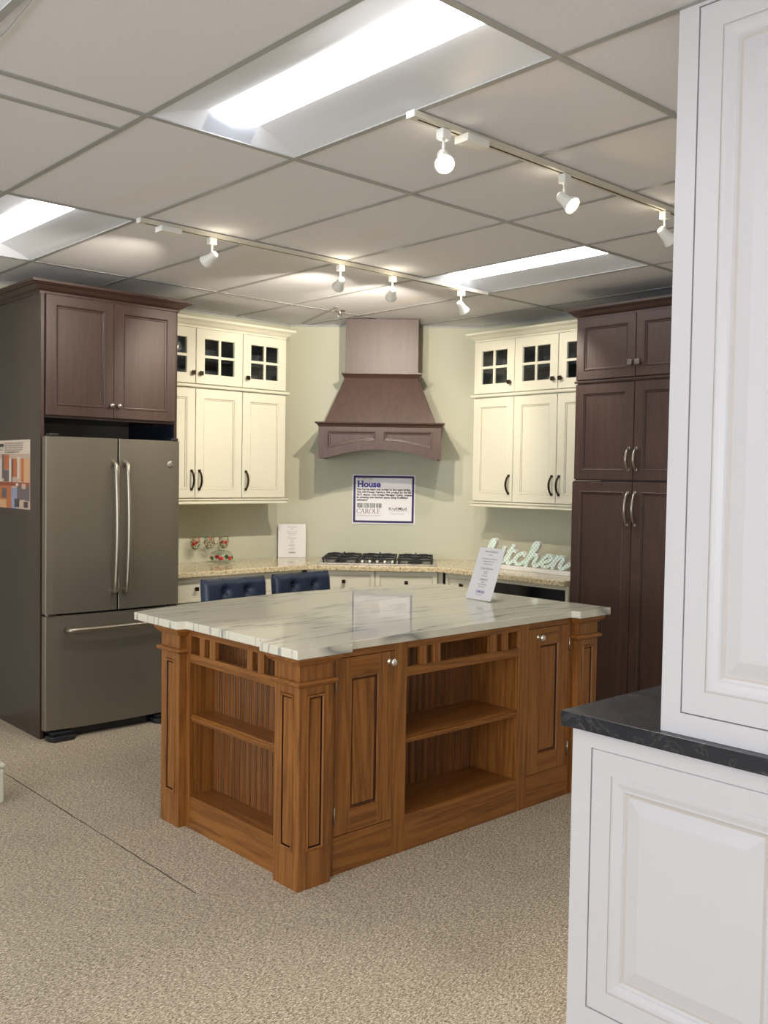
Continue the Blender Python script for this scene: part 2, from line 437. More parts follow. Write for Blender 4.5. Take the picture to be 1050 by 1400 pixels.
# thin wire across the tile at the top left
tag(MB().tube([(1.0, 2.9, CEIL-.006), (.992, 2.62, CEIL-.006), (.978, 2.45, CEIL-.006), (.955, 2.2, CEIL-.006)], .0022, 'tbar', 6).build('ceiling_wire'),
    'thin grey wire sagging along the ceiling tile in the top left corner', 'wire')

# sprinkler
sp = thing('fire_sprinkler', 'small metal fire sprinkler hanging from the ceiling left of the range hood', 'sprinkler', (4.375, 5.27, CEIL))
MB().lathe([(0,-.001),(.036,-.002),(.036,-.008),(.016,-.012),(0,-.012)], 'stainless').build('escutcheon', sp)
q = MB().lathe([(.009,-.012),(.009,-.03),(.006,-.032)], 'stainless', 12)
q.tube([(.013,0,-.028),(.015,0,-.045),(.004,0,-.058)], .0025, 'stainless', 6).tube([(-.013,0,-.028),(-.015,0,-.045),(-.004,0,-.058)], .0025, 'stainless', 6)
q.lathe([(0,-.058),(.015,-.058),(.016,-.061),(0,-.061)], 'stainless', 12); q.build('nozzle', sp)

# ------------------------------------------------------------------ cabinet part builders (front faces -y, local frame)
def pull(parent, x, z, mat, L=.125, y=-.022, proj=.03, name='handle'):
    b = MB(); n = 10; h = L/2; fk = 1.55 if mat == 'nickel' else 1.15
    path = [(x, y-.006, z-h)] + [(x, y-.006-proj*math.sin(PI*k/n)**.7, z-h+L*k/n) for k in range(1, n)] + [(x, y-.006, z+h)]
    b.tube(path, [fk*(.0045+.0018*math.sin(PI*k/n)) for k in range(n+1)], mat, 10, flat=1.25)
    for s in (-1, 1): b.box(x-.008, x+.008, y-.010, y+.001, z+s*h-.009, z+s*h+.009, mat)
    return b.build(name, parent, bevel=.0015)
def knob(parent, x, z, mat, y=-.022, r=.0145, square=True):
    b = MB(); Mx = Matrix.Translation((x, y, z)) @ Matrix.Rotation(PI/2, 4, 'X')
    b.lathe([(0,0),(.008,0),(.0065,.006),(.0055,.014),(r*.9,.018)], mat, 14, Mx)
    if square: b.box(x-r, x+r, y-.028, y-.017, z-r, z+r, mat)
    else: b.lathe([(r*.9,.018),(r,.023),(r*.8,.029),(0,.031)], mat, 18, Mx)
    return b.build('knob', parent, bevel=.003)
def panel_door(parent, x0, x1, z0, z1, mats, stile=.058, th=.020, name='door', y=0, kind='flat'):
    """mats = (frame, groove, panel)"""
    f, g, p = mats; S = lambda s, yy: (x0+s, x1-s, z0+s, z1-s, y+yy)
    b = MB()
    if kind == 'flat':      # recessed panel with bead
        rects = [S(0,-th+.002), S(.002,-th), S(stile,-th), S(stile+.0035,-th-.0025), S(stile+.008,-th+.001), S(stile+.0095,-th+.004), S(stile+.016,-th+.005), S(stile+.018,-th+.009)]
        ms = [f, f, f, f, g, f, g, p]
    elif kind == 'drawer':
        rects = [S(0,-th+.002), S(.002,-th), S(stile,-th), S(stile+.003,-th+.003), S(stile+.008,-th+.004), S(stile+.010,-th+.007)]
        ms = [f, f, g, f, g, p]
    elif kind == 'raised':  # big raised panel with deep ogee
        rects = [S(0,-th+.002), S(.002,-th), S(stile,-th), S(stile+.001,-th+.003), S(stile+.006,-th+.001), S(stile+.016,-th+.002), S(stile+.030,-th+.007), S(stile+.036,-th+.007),
                 S(stile+.041,-th+.012), S(stile+.048,-th+.013), S(stile+.050,-th+.013), S(stile+.088,-th+.004), S(stile+.090,-th+.004)]
        ms = [f, f, g, f, f, f, f, f, g, p, p, p, p]
    b.loft(rects, ms, back=y-.0005)
    return b.build(name, parent)
def glass_door(parent, x0, x1, z0, z1, f, g, px=.066, pz=.066, th=.02, y=0):
    d = MB(); S = lambda sx, sz, yy: (x0+sx, x1-sx, z0+sz, z1-sz, y+yy)
    R_ = [S(0,0,-.0005), S(0,0,-th+.002), S(.002,.002,-th), S(px,pz,-th), S(px+.002,pz+.002,-th+.002), S(px+.004,pz+.004,-.004), S(px+.004,pz+.004,-.0005)]
    vs = []
    for (a,b_,c,e,yy) in R_: vs += [(a,yy,c),(b_,yy,c),(b_,yy,e),(a,yy,e)]
    n = len(R_)
    fs = [(4*i+k, 4*i+(k+1)%4, 4*((i+1)%n)+(k+1)%4, 4*((i+1)%n)+k) for i in range(n) for k in range(4)]
    d.add(vs, fs, f)
    xm, zm = (x0+x1)/2, (z0+z1)/2
    d.box(xm-.009, xm+.009, y-th+.001, y-.008, z0+pz, z1-pz, f).box(x0+px, x1-px, y-th+.0015, y-.008, zm-.009, zm+.009, f)
    o = d.build('door', parent)
    MB().box(x0+px, x1-px, y-.007, y-.004, z0+pz, z1-pz, 'pane').build('glass_pane', o)
    return o
def carcass(parent, x0, x1, y0, y1, z0, z1, mat, inside=None, shelf=None, name='body', t=.018):
    b = MB()
    if inside is None: b.box(x0, x1, y0, y1, z0, z1, mat)
    else:
        b.box(x0, x0+t, y0, y1, z0, z1, mat).box(x1-t, x1, y0, y1, z0, z1, mat)
        b.box(x0+t, x1-t, y0, y1, z0, z0+t, mat).box(x0+t, x1-t, y0, y1, z1-t, z1, mat)
        b.box(x0+t, x1-t, y1-.01, y1, z0+t, z1-t, inside)
        e = .002
        b.box(x0+t, x0+t+e, y0+.02, y1-.01, z0+t, z1-t, inside).box(x1-t-e, x1-t, y0+.02, y1-.01, z0+t, z1-t, inside)
        b.box(x0+t+e, x1-t-e, y0+.02, y1-.01, z0+t, z0+t+e, inside).box(x0+t+e, x1-t-e, y0+.02, y1-.01, z1-t-e, z1-t, inside)
        if shelf: b.box(x0+t+e, x1-t-e, y0+.05, y1-.01, shelf, shelf+.018, inside)
    return b.build(name, parent)
CROWN = lambda z0, z1, out: [(0,z0),(.006,z0),(.006,z0+.012),(.012,z0+.016),(out*.35,z0+(z1-z0)*.35),(out*.62,z0+(z1-z0)*.62),(out*.80,z1-.022),(out*.86,z1-.018),(out,z1-.014),(out,z1),(0,z1)]

# ------------------------------------------------------------------ cream wall cabinets, left run (front y=5.71)
LU_Y = 5.73
def wall_unit(x0, x1, z0, z1, depth, n, glass, loc, rot, label, hinge, mats, hmat='bronze', cat='cabinet', name='wall_cabinet', mid=None, group=None):
    u = thing(name, label, cat, loc, rot, group)
    f, g, p = mats
    carcass(u, x0, x1, 0, depth, z0, z1, f, 'cab_inside' if glass else None, (z0+z1)/2-.02 if glass else None)
    cuts = [x0]+[x0+(x1-x0)*(k+1)/n if mid is None or k != 0 or n == 1 else mid for k in range(n)]
    for k in range(n):
        a, b = cuts[k]+.0025, cuts[k+1]-.0025
        if glass: d = glass_door(u, a, b, z0+.006, z1-.004, f, g)
        else: d = panel_door(u, a, b, z0+.006, z1-.008, mats)
        side = hinge[k]
        hx = b-.028 if side == 'R' else a+.028
        if glass: knob(d, hx, z0+.075, hmat)
        else: pull(d, hx, z0+.13, hmat)
    return u
CR = ('cream', 'cream_glaze', 'cream'); CW = ('cream', 'cream_glaze', 'cream')
ZL0, ZL1, ZU0, ZU1 = 1.384, 2.1495, 2.1705, 2.557
L0 = (0, LU_Y, 0)
wall_unit(3.128, 3.850, ZL0, ZL1, YL-LU_Y-.004, 2, False, L0, 0, 'cream two-door wall cabinet on the left wall, beside the refrigerator', 'RL', CR, mid=3.4665)
wall_unit(3.850, 4.232, ZL0, ZL1, YL-LU_Y-.004, 1, False, L0, 0, 'cream single-door wall cabinet on the left wall, end nearest the range hood', 'L', CR)
wall_unit(3.128, 3.850, ZU0, ZU1, YL-LU_Y-.004, 2, True, L0, 0, 'cream glass-door top cabinet on the left wall with two doors, beside dark refrigerator cabinet', 'RL', CR, name='glass_cabinet', mid=3.4665)
wall_unit(3.850, 4.232, ZU0, ZU1, YL-LU_Y-.004, 1, True, L0, 0, 'cream glass-door top cabinet on the left wall with one door, nearest the hood', 'L', CR, name='glass_cabinet')
def trims(path, z, out, mat, label, name='crown_molding'):
    return tag(MB().sweep(path, CROWN(z, z+.075, out), mat).build(name), label, 'molding')
RAIL = lambda z0, z1: [(-.004,z0),(.020,z0),(.024,z0+.006),(.018,z0+.012),(.018,z0+.022),(.026,z0+.026),(.028,z1-.006),(.022,z1),(-.004,z1)]
BAND = lambda z: [(-.004,z-.006),(.024,z-.006),(.028,z),(.028,z+.008),(.022,z+.014),(-.004,z+.014)]
PB = [(XR-.003, 4.786), (5.29, 4.786), (5.29, 3.65)]
yb = YL-.003
# left run, travel so that "right of travel" is outward (towards -y): going +x
P = [(3.128, LU_Y), (4.233, LU_Y), (4.233, yb)]
tag(MB().sweep(P, CROWN(2.558, 2.622, .058), 'cream').build('crown_molding'), 'cream crown molding on top of the left wall cabinets', 'molding')
tag(MB().sweep(P, RAIL(1.346, 1.383), 'cream').build('light_rail'), 'cream light rail molding under the left wall cabinets', 'molding')
tag(MB().sweep(P, BAND(2.156), 'cream').build('band_molding'), 'cream band molding between upper and lower left wall cabinets', 'molding')
# right run : front faces -x ; local origin at (x=5.29, y=4.785), local x runs towards -y
RU_X = 5.29; R0 = (RU_X, 4.785, 0); DW = (4.785-4.017)/2
dpt = XR-RU_X-.004
wall_unit(0, DW, ZL0, ZL1, dpt, 1, False, R0, R90, 'cream single-door wall cabinet on the right wall, end nearest the range hood', 'R', CW)
wall_unit(DW, 1.138, ZL0, ZL1, dpt, 2, False, R0, R90, 'cream two-door wall cabinet on the right wall, beside the dark pantry', 'RL', CW, mid=2*DW)
wall_unit(0, DW, ZU0, ZU1, dpt, 1, True, R0, R90, 'cream glass-door top cabinet on the right wall with one door, nearest the hood', 'R', CW, name='glass_cabinet')
wall_unit(DW, 1.138, ZU0, ZU1, dpt, 2, True, R0, R90, 'cream glass-door top cabinet on the right wall with two doors, beside the pantry', 'RL', CW, name='glass_cabinet', mid=2*DW)
P = [(XR-.003, 4.786), (RU_X, 4.786), (RU_X, 3.702)]
tag(MB().sweep(P, CROWN(2.558, 2.622, .058), 'cream').build('crown_molding'), 'cream crown molding on top of the right wall cabinets', 'molding')
tag(MB().sweep(PB, RAIL(1.346, 1.383), 'cream').build('light_rail'), 'cream light rail molding under the right wall cabinets', 'molding')
tag(MB().sweep(PB, BAND(2.156), 'cream').build('band_molding'), 'cream band molding between upper and lower right wall cabinets', 'molding')

# ------------------------------------------------------------------ refrigerator enclosure
FY = 5.375
pn = MB().box(2.240, 2.262, FY, YL-.003, 0, 2.574, 'dark_side').box(2.240, 2.262, FY-.003, FY, 0, 2.574, 'dark_v').build('refrigerator_end_panel', bevel=.001)
tag(pn, 'tall dark brown side panel left of the refrigerator, with a poster on it', 'panel')
pn = MB().box(3.1065, 3.126, FY, YL-.003, 0, 2.574, 'dark_side').box(3.1045, 3.1064, FY+.01, YL-.003, 0, 1.86, 'navy_inside').build('refrigerator_side_panel')
tag(pn, 'narrow dark brown upright panel right of the refrigerator, beside cream cabinets', 'panel')
fc = thing('refrigerator_wall_cabinet', 'dark brown two-door wall cabinet above the refrigerator', 'cabinet', (0, FY, 0))
DK = ('dark_v', 'dark_glaze', 'dark_v')
carcass(fc, 2.264, 3.104, .001, .64, 1.868, 2.574, 'dark_side')
d = panel_door(fc, 2.266, 2.6835, 1.882, 2.572, DK, .056); knob(d, 2.664, 1.957, 'nickel', r=.016, square=False)
d = panel_door(fc, 2.6865, 3.103, 1.882, 2.572, DK, .056); knob(d, 2.712, 1.957, 'nickel', r=.016, square=False)
MB().box(2.264, 3.104, .60, .64, 0, 1.866, 'cab_inside').build('back_board', fc)
tag(MB().sweep([(2.239, YL-.003), (2.239, FY-.004), (3.128, FY-.004), (3.128, LU_Y-.07)], CROWN(2.575, 2.642, .072), 'dark_h').build('crown_molding'),
    'dark brown crown molding above the refrigerator cabinet', 'molding')

# refrigerator, origin at front left floor, front faces -y
fr = thing('refrigerator', 'slate grey french-door refrigerator with bottom freezer drawer', 'refrigerator', (2.241, 5.278, 0))
W = .866
MB().box(.036, W-.010, .075, .66, .03, 1.735, 'black_plastic').build('body', fr)
def bowed(x0, x1, z0, z1, bulge=.022, yb=.07, r=.012):
    b = MB(); n = 10
    pts = [(x0, yb)]
    for k in range(n+1):
        x = x0+(x1-x0)*k/n; t = x/W
        e = min((x-x0), (x1-x))
        rr = 0 if e > r else r-math.sqrt(max(0, r*r-(r-e)**2))
        pts.append((x, .022-bulge*4*t*(1-t)+rr))
        if k == 0: pts.append((x+.002, .022-bulge*4*t*(1-t)+r*.55)); pts.append((x+.006, .022-bulge*4*t*(1-t)+r*.18))
        if k == n-1: pts.append((x1-.006, .022-bulge*4*(x1/W)*(1-x1/W)+r*.18)); pts.append((x1-.002, .022-bulge*4*(x1/W)*(1-x1/W)+r*.55))
    pts.append((x1, yb))
    b.prism(pts, z0, z1, 'slate_metal')
    return b
d1 = bowed(0, .4360, .735, 1.758).build('door', fr, bevel=.004)
d2 = bowed(.4400, W, .735, 1.758).build('door', fr, bevel=.004)
MB().box(.4365, .4395, .004, .068, .737, 1.755, 'black_gloss').build('dark_gap_seal', fr)  # black bar filling the door gap, for its shade as well as the gasket
d3 = bowed(0, W, .060, .722).build('freezer_drawer', fr, bevel=.004)
def fr_handle(x, parent):
    b = MB(); n = 14
    path = [(x, -.004, .845), (x, -.040, .850)] + [(x, -.046-.022*math.sin(PI*k/n), .858+.74*k/n) for k in range(n+1)] + [(x, -.040, 1.606), (x, -.004, 1.611)]
    b.tube(path, .0145, 'brushed', 12, flat=1.0)
    b.box(x-.013, x+.013, -.012, .01, .825, .862, 'brushed').box(x-.013, x+.013, -.012, .01, 1.594, 1.631, 'brushed')
    return b.build('handle', parent, bevel=.002)
fr_handle(.400, d1); fr_handle(.476, d2)
b = MB(); n = 16
path = [(.12, .006, .640), (.12, -.040, .640)] + [(.125+.626*k/n, -.044-.020*math.sin(PI*k/n), .640) for k in range(n+1)] + [(.756, -.040, .640), (.756, .006, .640)]
b.tube(path, .015, 'brushed', 12); b.build('handle', d3)
Mx = Matrix.Translation((.794, .0145, 1.612)) @ Matrix.Rotation(PI/2, 4, 'X')
MB().lathe([(0,.0),(.022,0),(.022,.003),(.018,.005),(0,.006)], 'stainless', 24, Mx).build('badge', d2)
b = MB(); text_into(b, 'GE', .017, .794, 1.606, .0077, 'ink_grey', .0006, 'CENTER'); b.build('badge_lettering', d2)
MB().box(.04, W-.04, .051, .0745, .004, .058, 'black_gloss').build('kick_grille', fr)
for x in (.012, W-.182):
    MB().prism([(x,.0),(x+.02,-.035),(x+.14,-.035),(x+.17,.0),(x+.17,.05),(x,.05)], .0, .03, 'black_plastic').box(x+.02, x+.15, -.005, .05, .031, .05, 'black_plastic').build('foot_cover', fr, bevel=.006)
for x in (.02, W-.07): MB().box(x, x+.05, .01, .07, 1.7585, 1.775, 'black_plastic').build('hinge_cover', fr, bevel=.003)
for x in (.012, W-.07): MB().box(x, x+.05, .012, .05, .7235, .7335, 'stainless').build('hinge', fr)

# poster on the side panel (faces -x); local x runs towards -y from y=6.0
po = thing('poster', 'kitchen photo poster with text header on the dark refrigerator side panel', 'poster', (2.2370, 6.0, 1.33), R90)
b = MB().box(0, .485, 0, .003, 0, .412, 'ph_cream')
def rc(x0, x1, z0, z1, m, y=-.0006): b.box(x0, x1, y, .0002, z0, z1, m)
rc(0, .485, .0, .328, 'ph_sky')
for (x0,x1,z0,z1,mm) in [(0,.06,.16,.30,'ph_white'),(.06,.10,.18,.328,'ph_grey'),(.09,.17,.235,.325,'ph_orange'),(.09,.17,.16,.232,'ph_grey'),(.172,.205,.16,.30,'ph_white'),(.21,.225,.15,.30,'ph_grey'),
    (.225,.245,.19,.30,'ph_rust'),(.245,.30,.19,.30,'ph_orange'),(.30,.335,.18,.31,'ph_white'),(.335,.36,.17,.30,'ph_tan'),(.36,.40,.16,.30,'ph_orange'),(.40,.485,.155,.30,'ph_tan'),
    (0,.485,.135,.158,'ph_rust'),(0,.21,0,.134,'ph_orange'),(.06,.14,.06,.12,'ph_grey'),(0,.13,0,.05,'ph_tan'),(.21,.30,0,.125,'ph_blue'),(.30,.485,.05,.134,'ph_grey'),(.26,.33,.01,.06,'ph_dark'),
    (.35,.42,.0,.055,'ph_sky'),(.40,.46,.01,.045,'ph_dark'),(.28,.32,.137,.152,'ph_white'),(.37,.43,.12,.15,'ph_sky')]:
    PK = globals().get('PK', 0)+1; rc(x0, x1, z0, z1, mm, -.0009-PK*.00004)
rc(0, .085, .372, .392, 'ph_dark', -.0022); rc(0, .085, .335, .37, 'ph_white', -.0022)

b.build('board', po)
t = MB()
for k, s in enumerate(['Visit our showroom and see our displays of fine', 'cabinetry, countertops and hardware for every', 'kitchen and bath. Our designers will be happy', 'to help you plan the room you have in mind,', 'from the first sketch to the last detail.']):
    text_into(t, s, .0155, .10, .389-k*.0135, -.0024, 'ink', 0, stretch=.98)
text_into(t, 'CAROLE', .020, .01, .349, -.0026, 'ink_brown'); text_into(t, 'Kitchen & Bath', .016, .16, .334, -.0026, 'ink_brown')
t.build('lettering', po)

# ------------------------------------------------------------------ pantry (front faces -x) at x=4.97
PX = 4.97
pa = thing('pantry_cabinet', 'tall dark brown pantry cabinet with six doors at right', 'cabinet', (PX, 3.634, 0), R90)
PW = .86
carcass(pa, 0, PW, 0, XR-PX-.004, 1.553, 2.559, 'dark_side', name='upper_body')
carcass(pa, -.010, PW+.01, -.002, XR-PX-.004, .10, 1.551, 'dark_side', name='lower_body')
MB().box(0, PW, .06, .58, 0, .099, 'dark_side').build('toe_kick', pa)
for k in range(2):
    a, b_ = k*PW/2+.002, (k+1)*PW/2-.002
    sgn = 1 if k == 0 else -1; hx = (PW/2-sgn*.026)
    d = panel_door(pa, a, b_, 2.180, 2.558, DK, .054); knob(d, hx, 2.262, 'pewter', r=.017)
    d = panel_door(pa, a, b_, 1.560, 2.152, DK, .056); pull(d, hx, 1.686, 'nickel', .128)
    if k == 0: a -= .009
    d = panel_door(pa, a, b_, .108, 1.545, DK, .058, y=-.002); pull(d, hx, 1.388, 'nickel', .19, y=-.024)
tag(MB().sweep([(PX+.24, 3.637), (PX, 3.637), (PX, 3.637-PW-.003), (XR-.003, 3.637-PW-.003)], CROWN(2.560, 2.626, .062), 'dark_h').build('crown_molding'),
    'dark brown crown molding on top of the tall pantry', 'molding')
tag(MB().sweep([(PX, 3.634), (PX, 3.636-PW)], [(.021,2.158),(.030,2.158),(.032,2.164),(.032,2.172),(.021,2.174)], 'dark_h').build('band_molding'),
    'dark brown band molding across the pantry below its small top doors', 'molding')

# ------------------------------------------------------------------ base cabinets
BY = 5.455      # carcass front, left run ; doors stand .02 proud -> 5.435
def drawer(u, a, b_, z0, z1, mats, hmat='bronze', y=0):
    d = panel_door(u, a, b_, z0, z1, mats, .030, name='drawer', kind='drawer', y=y)
    knob(d, (a+b_)/2, (z0+z1)/2+.006, hmat, y=y-.022+.004, r=.013)
    return d
BT = .878
def base_unit(name, label, loc, rot, w, depth, ndr, mats, doors=1, x0=0):
    u = thing(name, label, 'cabinet', loc, rot)
    MB().box(x0, x0+w, 0, depth, .10, BT-.001, mats[0]).box(x0+.01, x0+w-.01, .07, depth-.02, 0, .099, mats[0]).build('body', u)
    dw = w/ndr
    for k in range(ndr): drawer(u, x0+k*dw+.003, x0+(k+1)*dw-.003, .712, BT-.003, mats)
    dw = w/doors
    for k in range(doors):
        d = panel_door(u, x0+k*dw+.003, x0+(k+1)*dw-.003, .108, .704, mats)
        pull(d, x0+(k+.9 if k == 0 else k+.1)*dw, .60, 'bronze')
    return u
base_unit('base_cabinet', 'cream base cabinet under the granite counter, next to the refrigerator', (3.128, BY, 0), 0, .363, YL-BY-.004, 1, CR)
base_unit('base_cabinet', 'cream base cabinet with wide drawer behind the two navy chairs', (3.492, BY, 0), 0, .70, YL-BY-.004, 1, CR, 2)
# diagonal cabinet : local origin on the wall line, x along the wall, -y out of the wall
DO = ((10.56-.4875)/2, (10.56+.4875)/2, 0)
dc = base_unit('cooktop_base_cabinet', 'cream corner base cabinet with two drawers under the cooktop', DO, R45, .90, .30, 2, CW, 2, x0=-.4595)
for ch in dc.children: ch.location = (0, -.623, 0)
MB().box(-.505, -.4605, -.614, -.59, .10, BT-.001, 'cream').build('filler_strip', dc)
MB().box(.4415, .478, -.614, -.59, .10, BT-.001, 'cream').build('filler_strip', dc)
BX = 4.952
base_unit('base_cabinet', 'cream base cabinet with one drawer right of the cooktop', (BX, 4.722, 0), R90, .34, XR-BX-.004, 1, CW)
ap = thing('undercounter_appliance', 'black glass built-in appliance in a cream frame under the right counter', 'appliance', (BX, 4.38, 0), R90)
b = MB().box(0, .735, .03, XR-BX-.004, .10, BT-.001, 'cream').box(0, .735, -.018, .03, .851, BT-.001, 'cream').box(0, .03, -.018, .03, .10, .851, 'cream').box(.715, .735, -.018, .03, .10, .851, 'cream').box(0.03, .715, -.018, .03, .1, .38, 'cream')
b.build('frame', ap, bevel=.001)
MB().box(.032, .713, -.012, .028, .382, .849, 'black_gloss').build('glass_door', ap)
MB().tube([(.08,-.02,.425),(.08,-.05,.425),(.66,-.05,.425),(.66,-.02,.425)], .009, 'stainless').build('handle', ap)

# granite countertop
out = [(3.129, YL-.002), (3.129, 5.400), (4.200, 5.400), (4.890, 4.710), (4.890, 3.648), (XR-.002, 3.648), (XR-.002, 4.974), (4.514, YL-.002)]
ct = MB().prism(out, BT, .914, 'granite').build('granite_countertop', bevel=.006, seg=3)
tag(ct, 'beige speckled granite countertop running around the corner walls', 'countertop')

# ------------------------------------------------------------------ cooktop
ck = thing('gas_cooktop', 'stainless gas cooktop with black iron grates below the hood', 'cooktop', (DO[0], DO[1], .914), R45)
MB().prism([(-.437,-.578),(.437,-.578),(.437,-.065),(-.437,-.065)], .0, .010, 'stainless').build('tray', ck, bevel=.004)
def grate(xc, w):
    g = MB(); y0, y1 = -.545, -.095; z0, z1 = .030, .046; t = .006; h = w/2
    for (a, b_, c, e) in [(xc-h, xc+h, y0, y0+2*t), (xc-h, xc+h, y1-2*t, y1), (xc-h, xc-h+2*t, y0, y1), (xc+h-2*t, xc+h, y0, y1), (xc-h, xc+h, (y0+y1)/2-t, (y0+y1)/2+t)]:
        g.box(a, b_, c, e, z0, z1, 'iron')
    for yc in ((y0*3+y1)/4, (y0+y1*3)/4):
        for ang in (0, 90, 180, 270):
            dx, dy = math.cos(math.radians(ang)), math.sin(math.radians(ang))
            r1 = h if dx else (y1-y0)/4
            g.tube([(xc+dx*.028, yc+dy*.028, z1+.006), (xc+dx*r1*.6, yc+dy*r1*.6, z1+.008), (xc+dx*(r1-.006), yc+dy*(r1-.006), z1-.004)], .0062, 'iron', 6)
    for sx in (-1, 1):
        for yy in (y0+.012, (y0+y1)/2, y1-.012): g.box(xc+sx*(h-.012)-t, xc+sx*(h-.012)+t, yy-t, yy+t, .0105, z0, 'iron')
    return g.build('grate', ck, bevel=.002, seg=1)
grate(-.276, .262); grate(0, .262); grate(.276, .262)
for (x, y, r) in [(-.276,-.43,.036),(-.276,-.21,.046),(0,-.32,.055),(.276,-.43,.046),(.276,-.21,.036)]:
    bb = MB().lathe([(0,.0105),(r+.012,.0105),(r+.01,.016),(r,.018),(r,.026),(r*.8,.028),(0,.028)], 'iron', 24, Matrix.Translation((x, y, 0)))
    bb.build('burner', ck)
for k in range(5):
    MB().lathe([(0,.0105),(.017,.0105),(.016,.018),(.013,.034),(0,.035)], 'stainless', 16, Matrix.Translation((-.11+.055*k, -.556, 0))).build('control_knob', ck)

# ------------------------------------------------------------------ range hood
hd = thing('range_hood', 'dark brown wooden range hood with chimney and arched apron', 'range hood', (DO[0], DO[1], 0), R45)
MB().box(-.2725, .2725, -.317, -.003, 2.318, CEIL-.006, 'dark_v').build('chimney', hd, bevel=.0015)
MB().sweep([(-.280,-.003),(-.280,-.325),(.280,-.325),(.280,-.003)][::1], [(-.02,2.292),(.002,2.292),(.006,2.300),(.014,2.312),(.022,2.322),(.022,2.332),(-.02,2.332)], 'dark_h').build('chimney_molding', hd)
b = MB(); zt, zb = 2.294, 1.95
n = 1
A = [(-.275,-.322,zt),(.275,-.322,zt),(.275,-.003,zt),(-.275,-.003,zt)]; B = [(-.412,-.455,zb),(.412,-.455,zb),(.412,-.003,zb),(-.412,-.003,zb)]
b.add(A+B, [(0,1,2,3),(7,6,5,4),(0,4,5,1),(1,5,6,2),(2,6,7,3),(3,7,4,0)], 'dark_v'); b.build('tapered_body', hd, bevel=.0015)
MB().sweep([(-.448,-.003),(-.448,-.495),(.448,-.495),(.448,-.003)], [(-.1,1.918),(.002,1.918),(.006,1.926),(.012,1.934),(.026,1.942),(.028,1.952),(-.1,1.954)], 'dark_h').build('apron_molding', hd)
def arch(x): # underside of apron
    t = max(0, min(1, 1-abs(x)/.385)); R_ = 1.17
    return 1.688 + (.066)*(1-(1-t)**2)
xs = [-.45, -.385] + [-.385+.77*k/24 for k in range(1, 24)] + [.385, .45]
ap_ = MB()
outl = [(x, arch(x)) for x in xs] + [(.45, 1.917), (-.45, 1.917)]
def offset(poly, d):
    n = len(poly); o = []
    for i in range(n):
        a, p, c = Vector(poly[i-1]), Vector(poly[i]), Vector(poly[(i+1)%n])
        d0 = (p-a).normalized(); d1 = (c-p).normalized()
        n0 = Vector((-d0.y, d0.x)); n1 = Vector((-d1.y, d1.x)); nn = (n0+n1).normalized(); nn /= max(.35, nn.dot(n0))
        o.append(tuple(p+nn*d))
    return o
def hole(x0, x1):
    k = 14; low = [(x0+(x1-x0)*i/k, arch(x0+(x1-x0)*i/k)+.066) for i in range(k+1)]
    return low + [(x1, 1.886), (x0, 1.886)]
holes = [hole(-.384, -.030), hole(.030, .384)]
polys = [outl] + holes; flat = [p for pl in polys for p in pl]
tri = tessellate_polygon([[Vector((p[0], p[1], 0)) for p in pl] for pl in polys])
Y0, Y1 = -.497, -.475
ap_.add([(p[0], Y0, p[1]) for p in flat], [tuple(t) for t in tri], 'dark_v')
for h in holes:
    steps = [(0,0),(.003,-.003),(.009,-.002),(.012,.005),(.020,.006),(.022,.011)]
    mt = ['dark_v','dark_v','dark_glaze','dark_v','dark_glaze']
    prev = h; py = Y0
    for (d, yy), mm in zip(steps[1:], mt):
        cur = offset(h, d); n = len(h); cy = Y0+yy
        ap_.add([(p[0], py, p[1]) for p in prev]+[(p[0], cy, p[1]) for p in cur], [(i, (i+1)%n, n+(i+1)%n, n+i) for i in range(n)], mm)
        prev, py = cur, cy
    tr = tessellate_polygon([[Vector((p[0], p[1], 0)) for p in prev]])
    ap_.add([(p[0], py, p[1]) for p in prev], [tuple(t) for t in tr], 'dark_v')
n = len(outl)
ap_.add([(p[0], Y0, p[1]) for p in outl]+[(p[0], Y1, p[1]) for p in outl], [(i, (i+1)%n, n+(i+1)%n, n+i) for i in range(n)], 'dark_v')
tr = tessellate_polygon([[Vector((p[0], p[1], 0)) for p in outl]]); ap_.add([(p[0], Y1, p[1]) for p in outl], [tuple(t) for t in tr], 'dark_v')
ap_.box(-.45, -.43, Y1, -.003, 1.688, 1.917, 'dark_v').box(.43, .45, Y1, -.003, 1.688, 1.917, 'dark_v').box(-.43, .43, Y1, -.003, 1.80, 1.82, 'black_plastic')
ap_.build('apron', hd)

# ------------------------------------------------------------------ wall sign (diagonal wall)
# measured: x along wall from (4.863,5.677) to (5.211,5.329) at s=10.54 ; z 1.186..1.571
def wall_local(x, y): return ((x-DO[0])*math.cos(PI/4) - (y-DO[1])*math.sin(PI/4))
sx0, sx1 = wall_local(4.863, 5.677), wall_local(5.211, 5.329)
sw = sx1-sx0; sh = .385
sg = thing('wall_sign', 'white paper sign with navy border on the wall above the cooktop', 'sign', (DO[0]+(sx0)*math.cos(PI/4), DO[1]-(sx0)*math.sin(PI/4), 1.186), R45)
sg.location.x -= .003; sg.location.y -= .003
MB().box(0, sw, -.004, -.001, 0, sh, 'paper').build('board', sg)
b = MB()
def brd(x0, x1, z0, z1): b.box(x0, x1, -.0048, -.0038, z0, z1, 'ink_purple')
e = .008; t_ = .017
brd(e, sw-e, e, e+t_); brd(e, sw-e, sh-e-t_, sh-e); brd(e, e+t_, e+t_, sh-e-t_); brd(sw-e-t_, sw-e, e+t_, sh-e-t_)
b.build('border', sg)
t = MB(); ty = -.0048; X0 = .038
text_into(t, 'AS SEEN ON', .019, X0, .347, ty, 'ink_brown', 0, stretch=1.15)
text_into(t, 'THIS OLD', .013, X0+.055, .330, ty, 'ink_grey', 0)
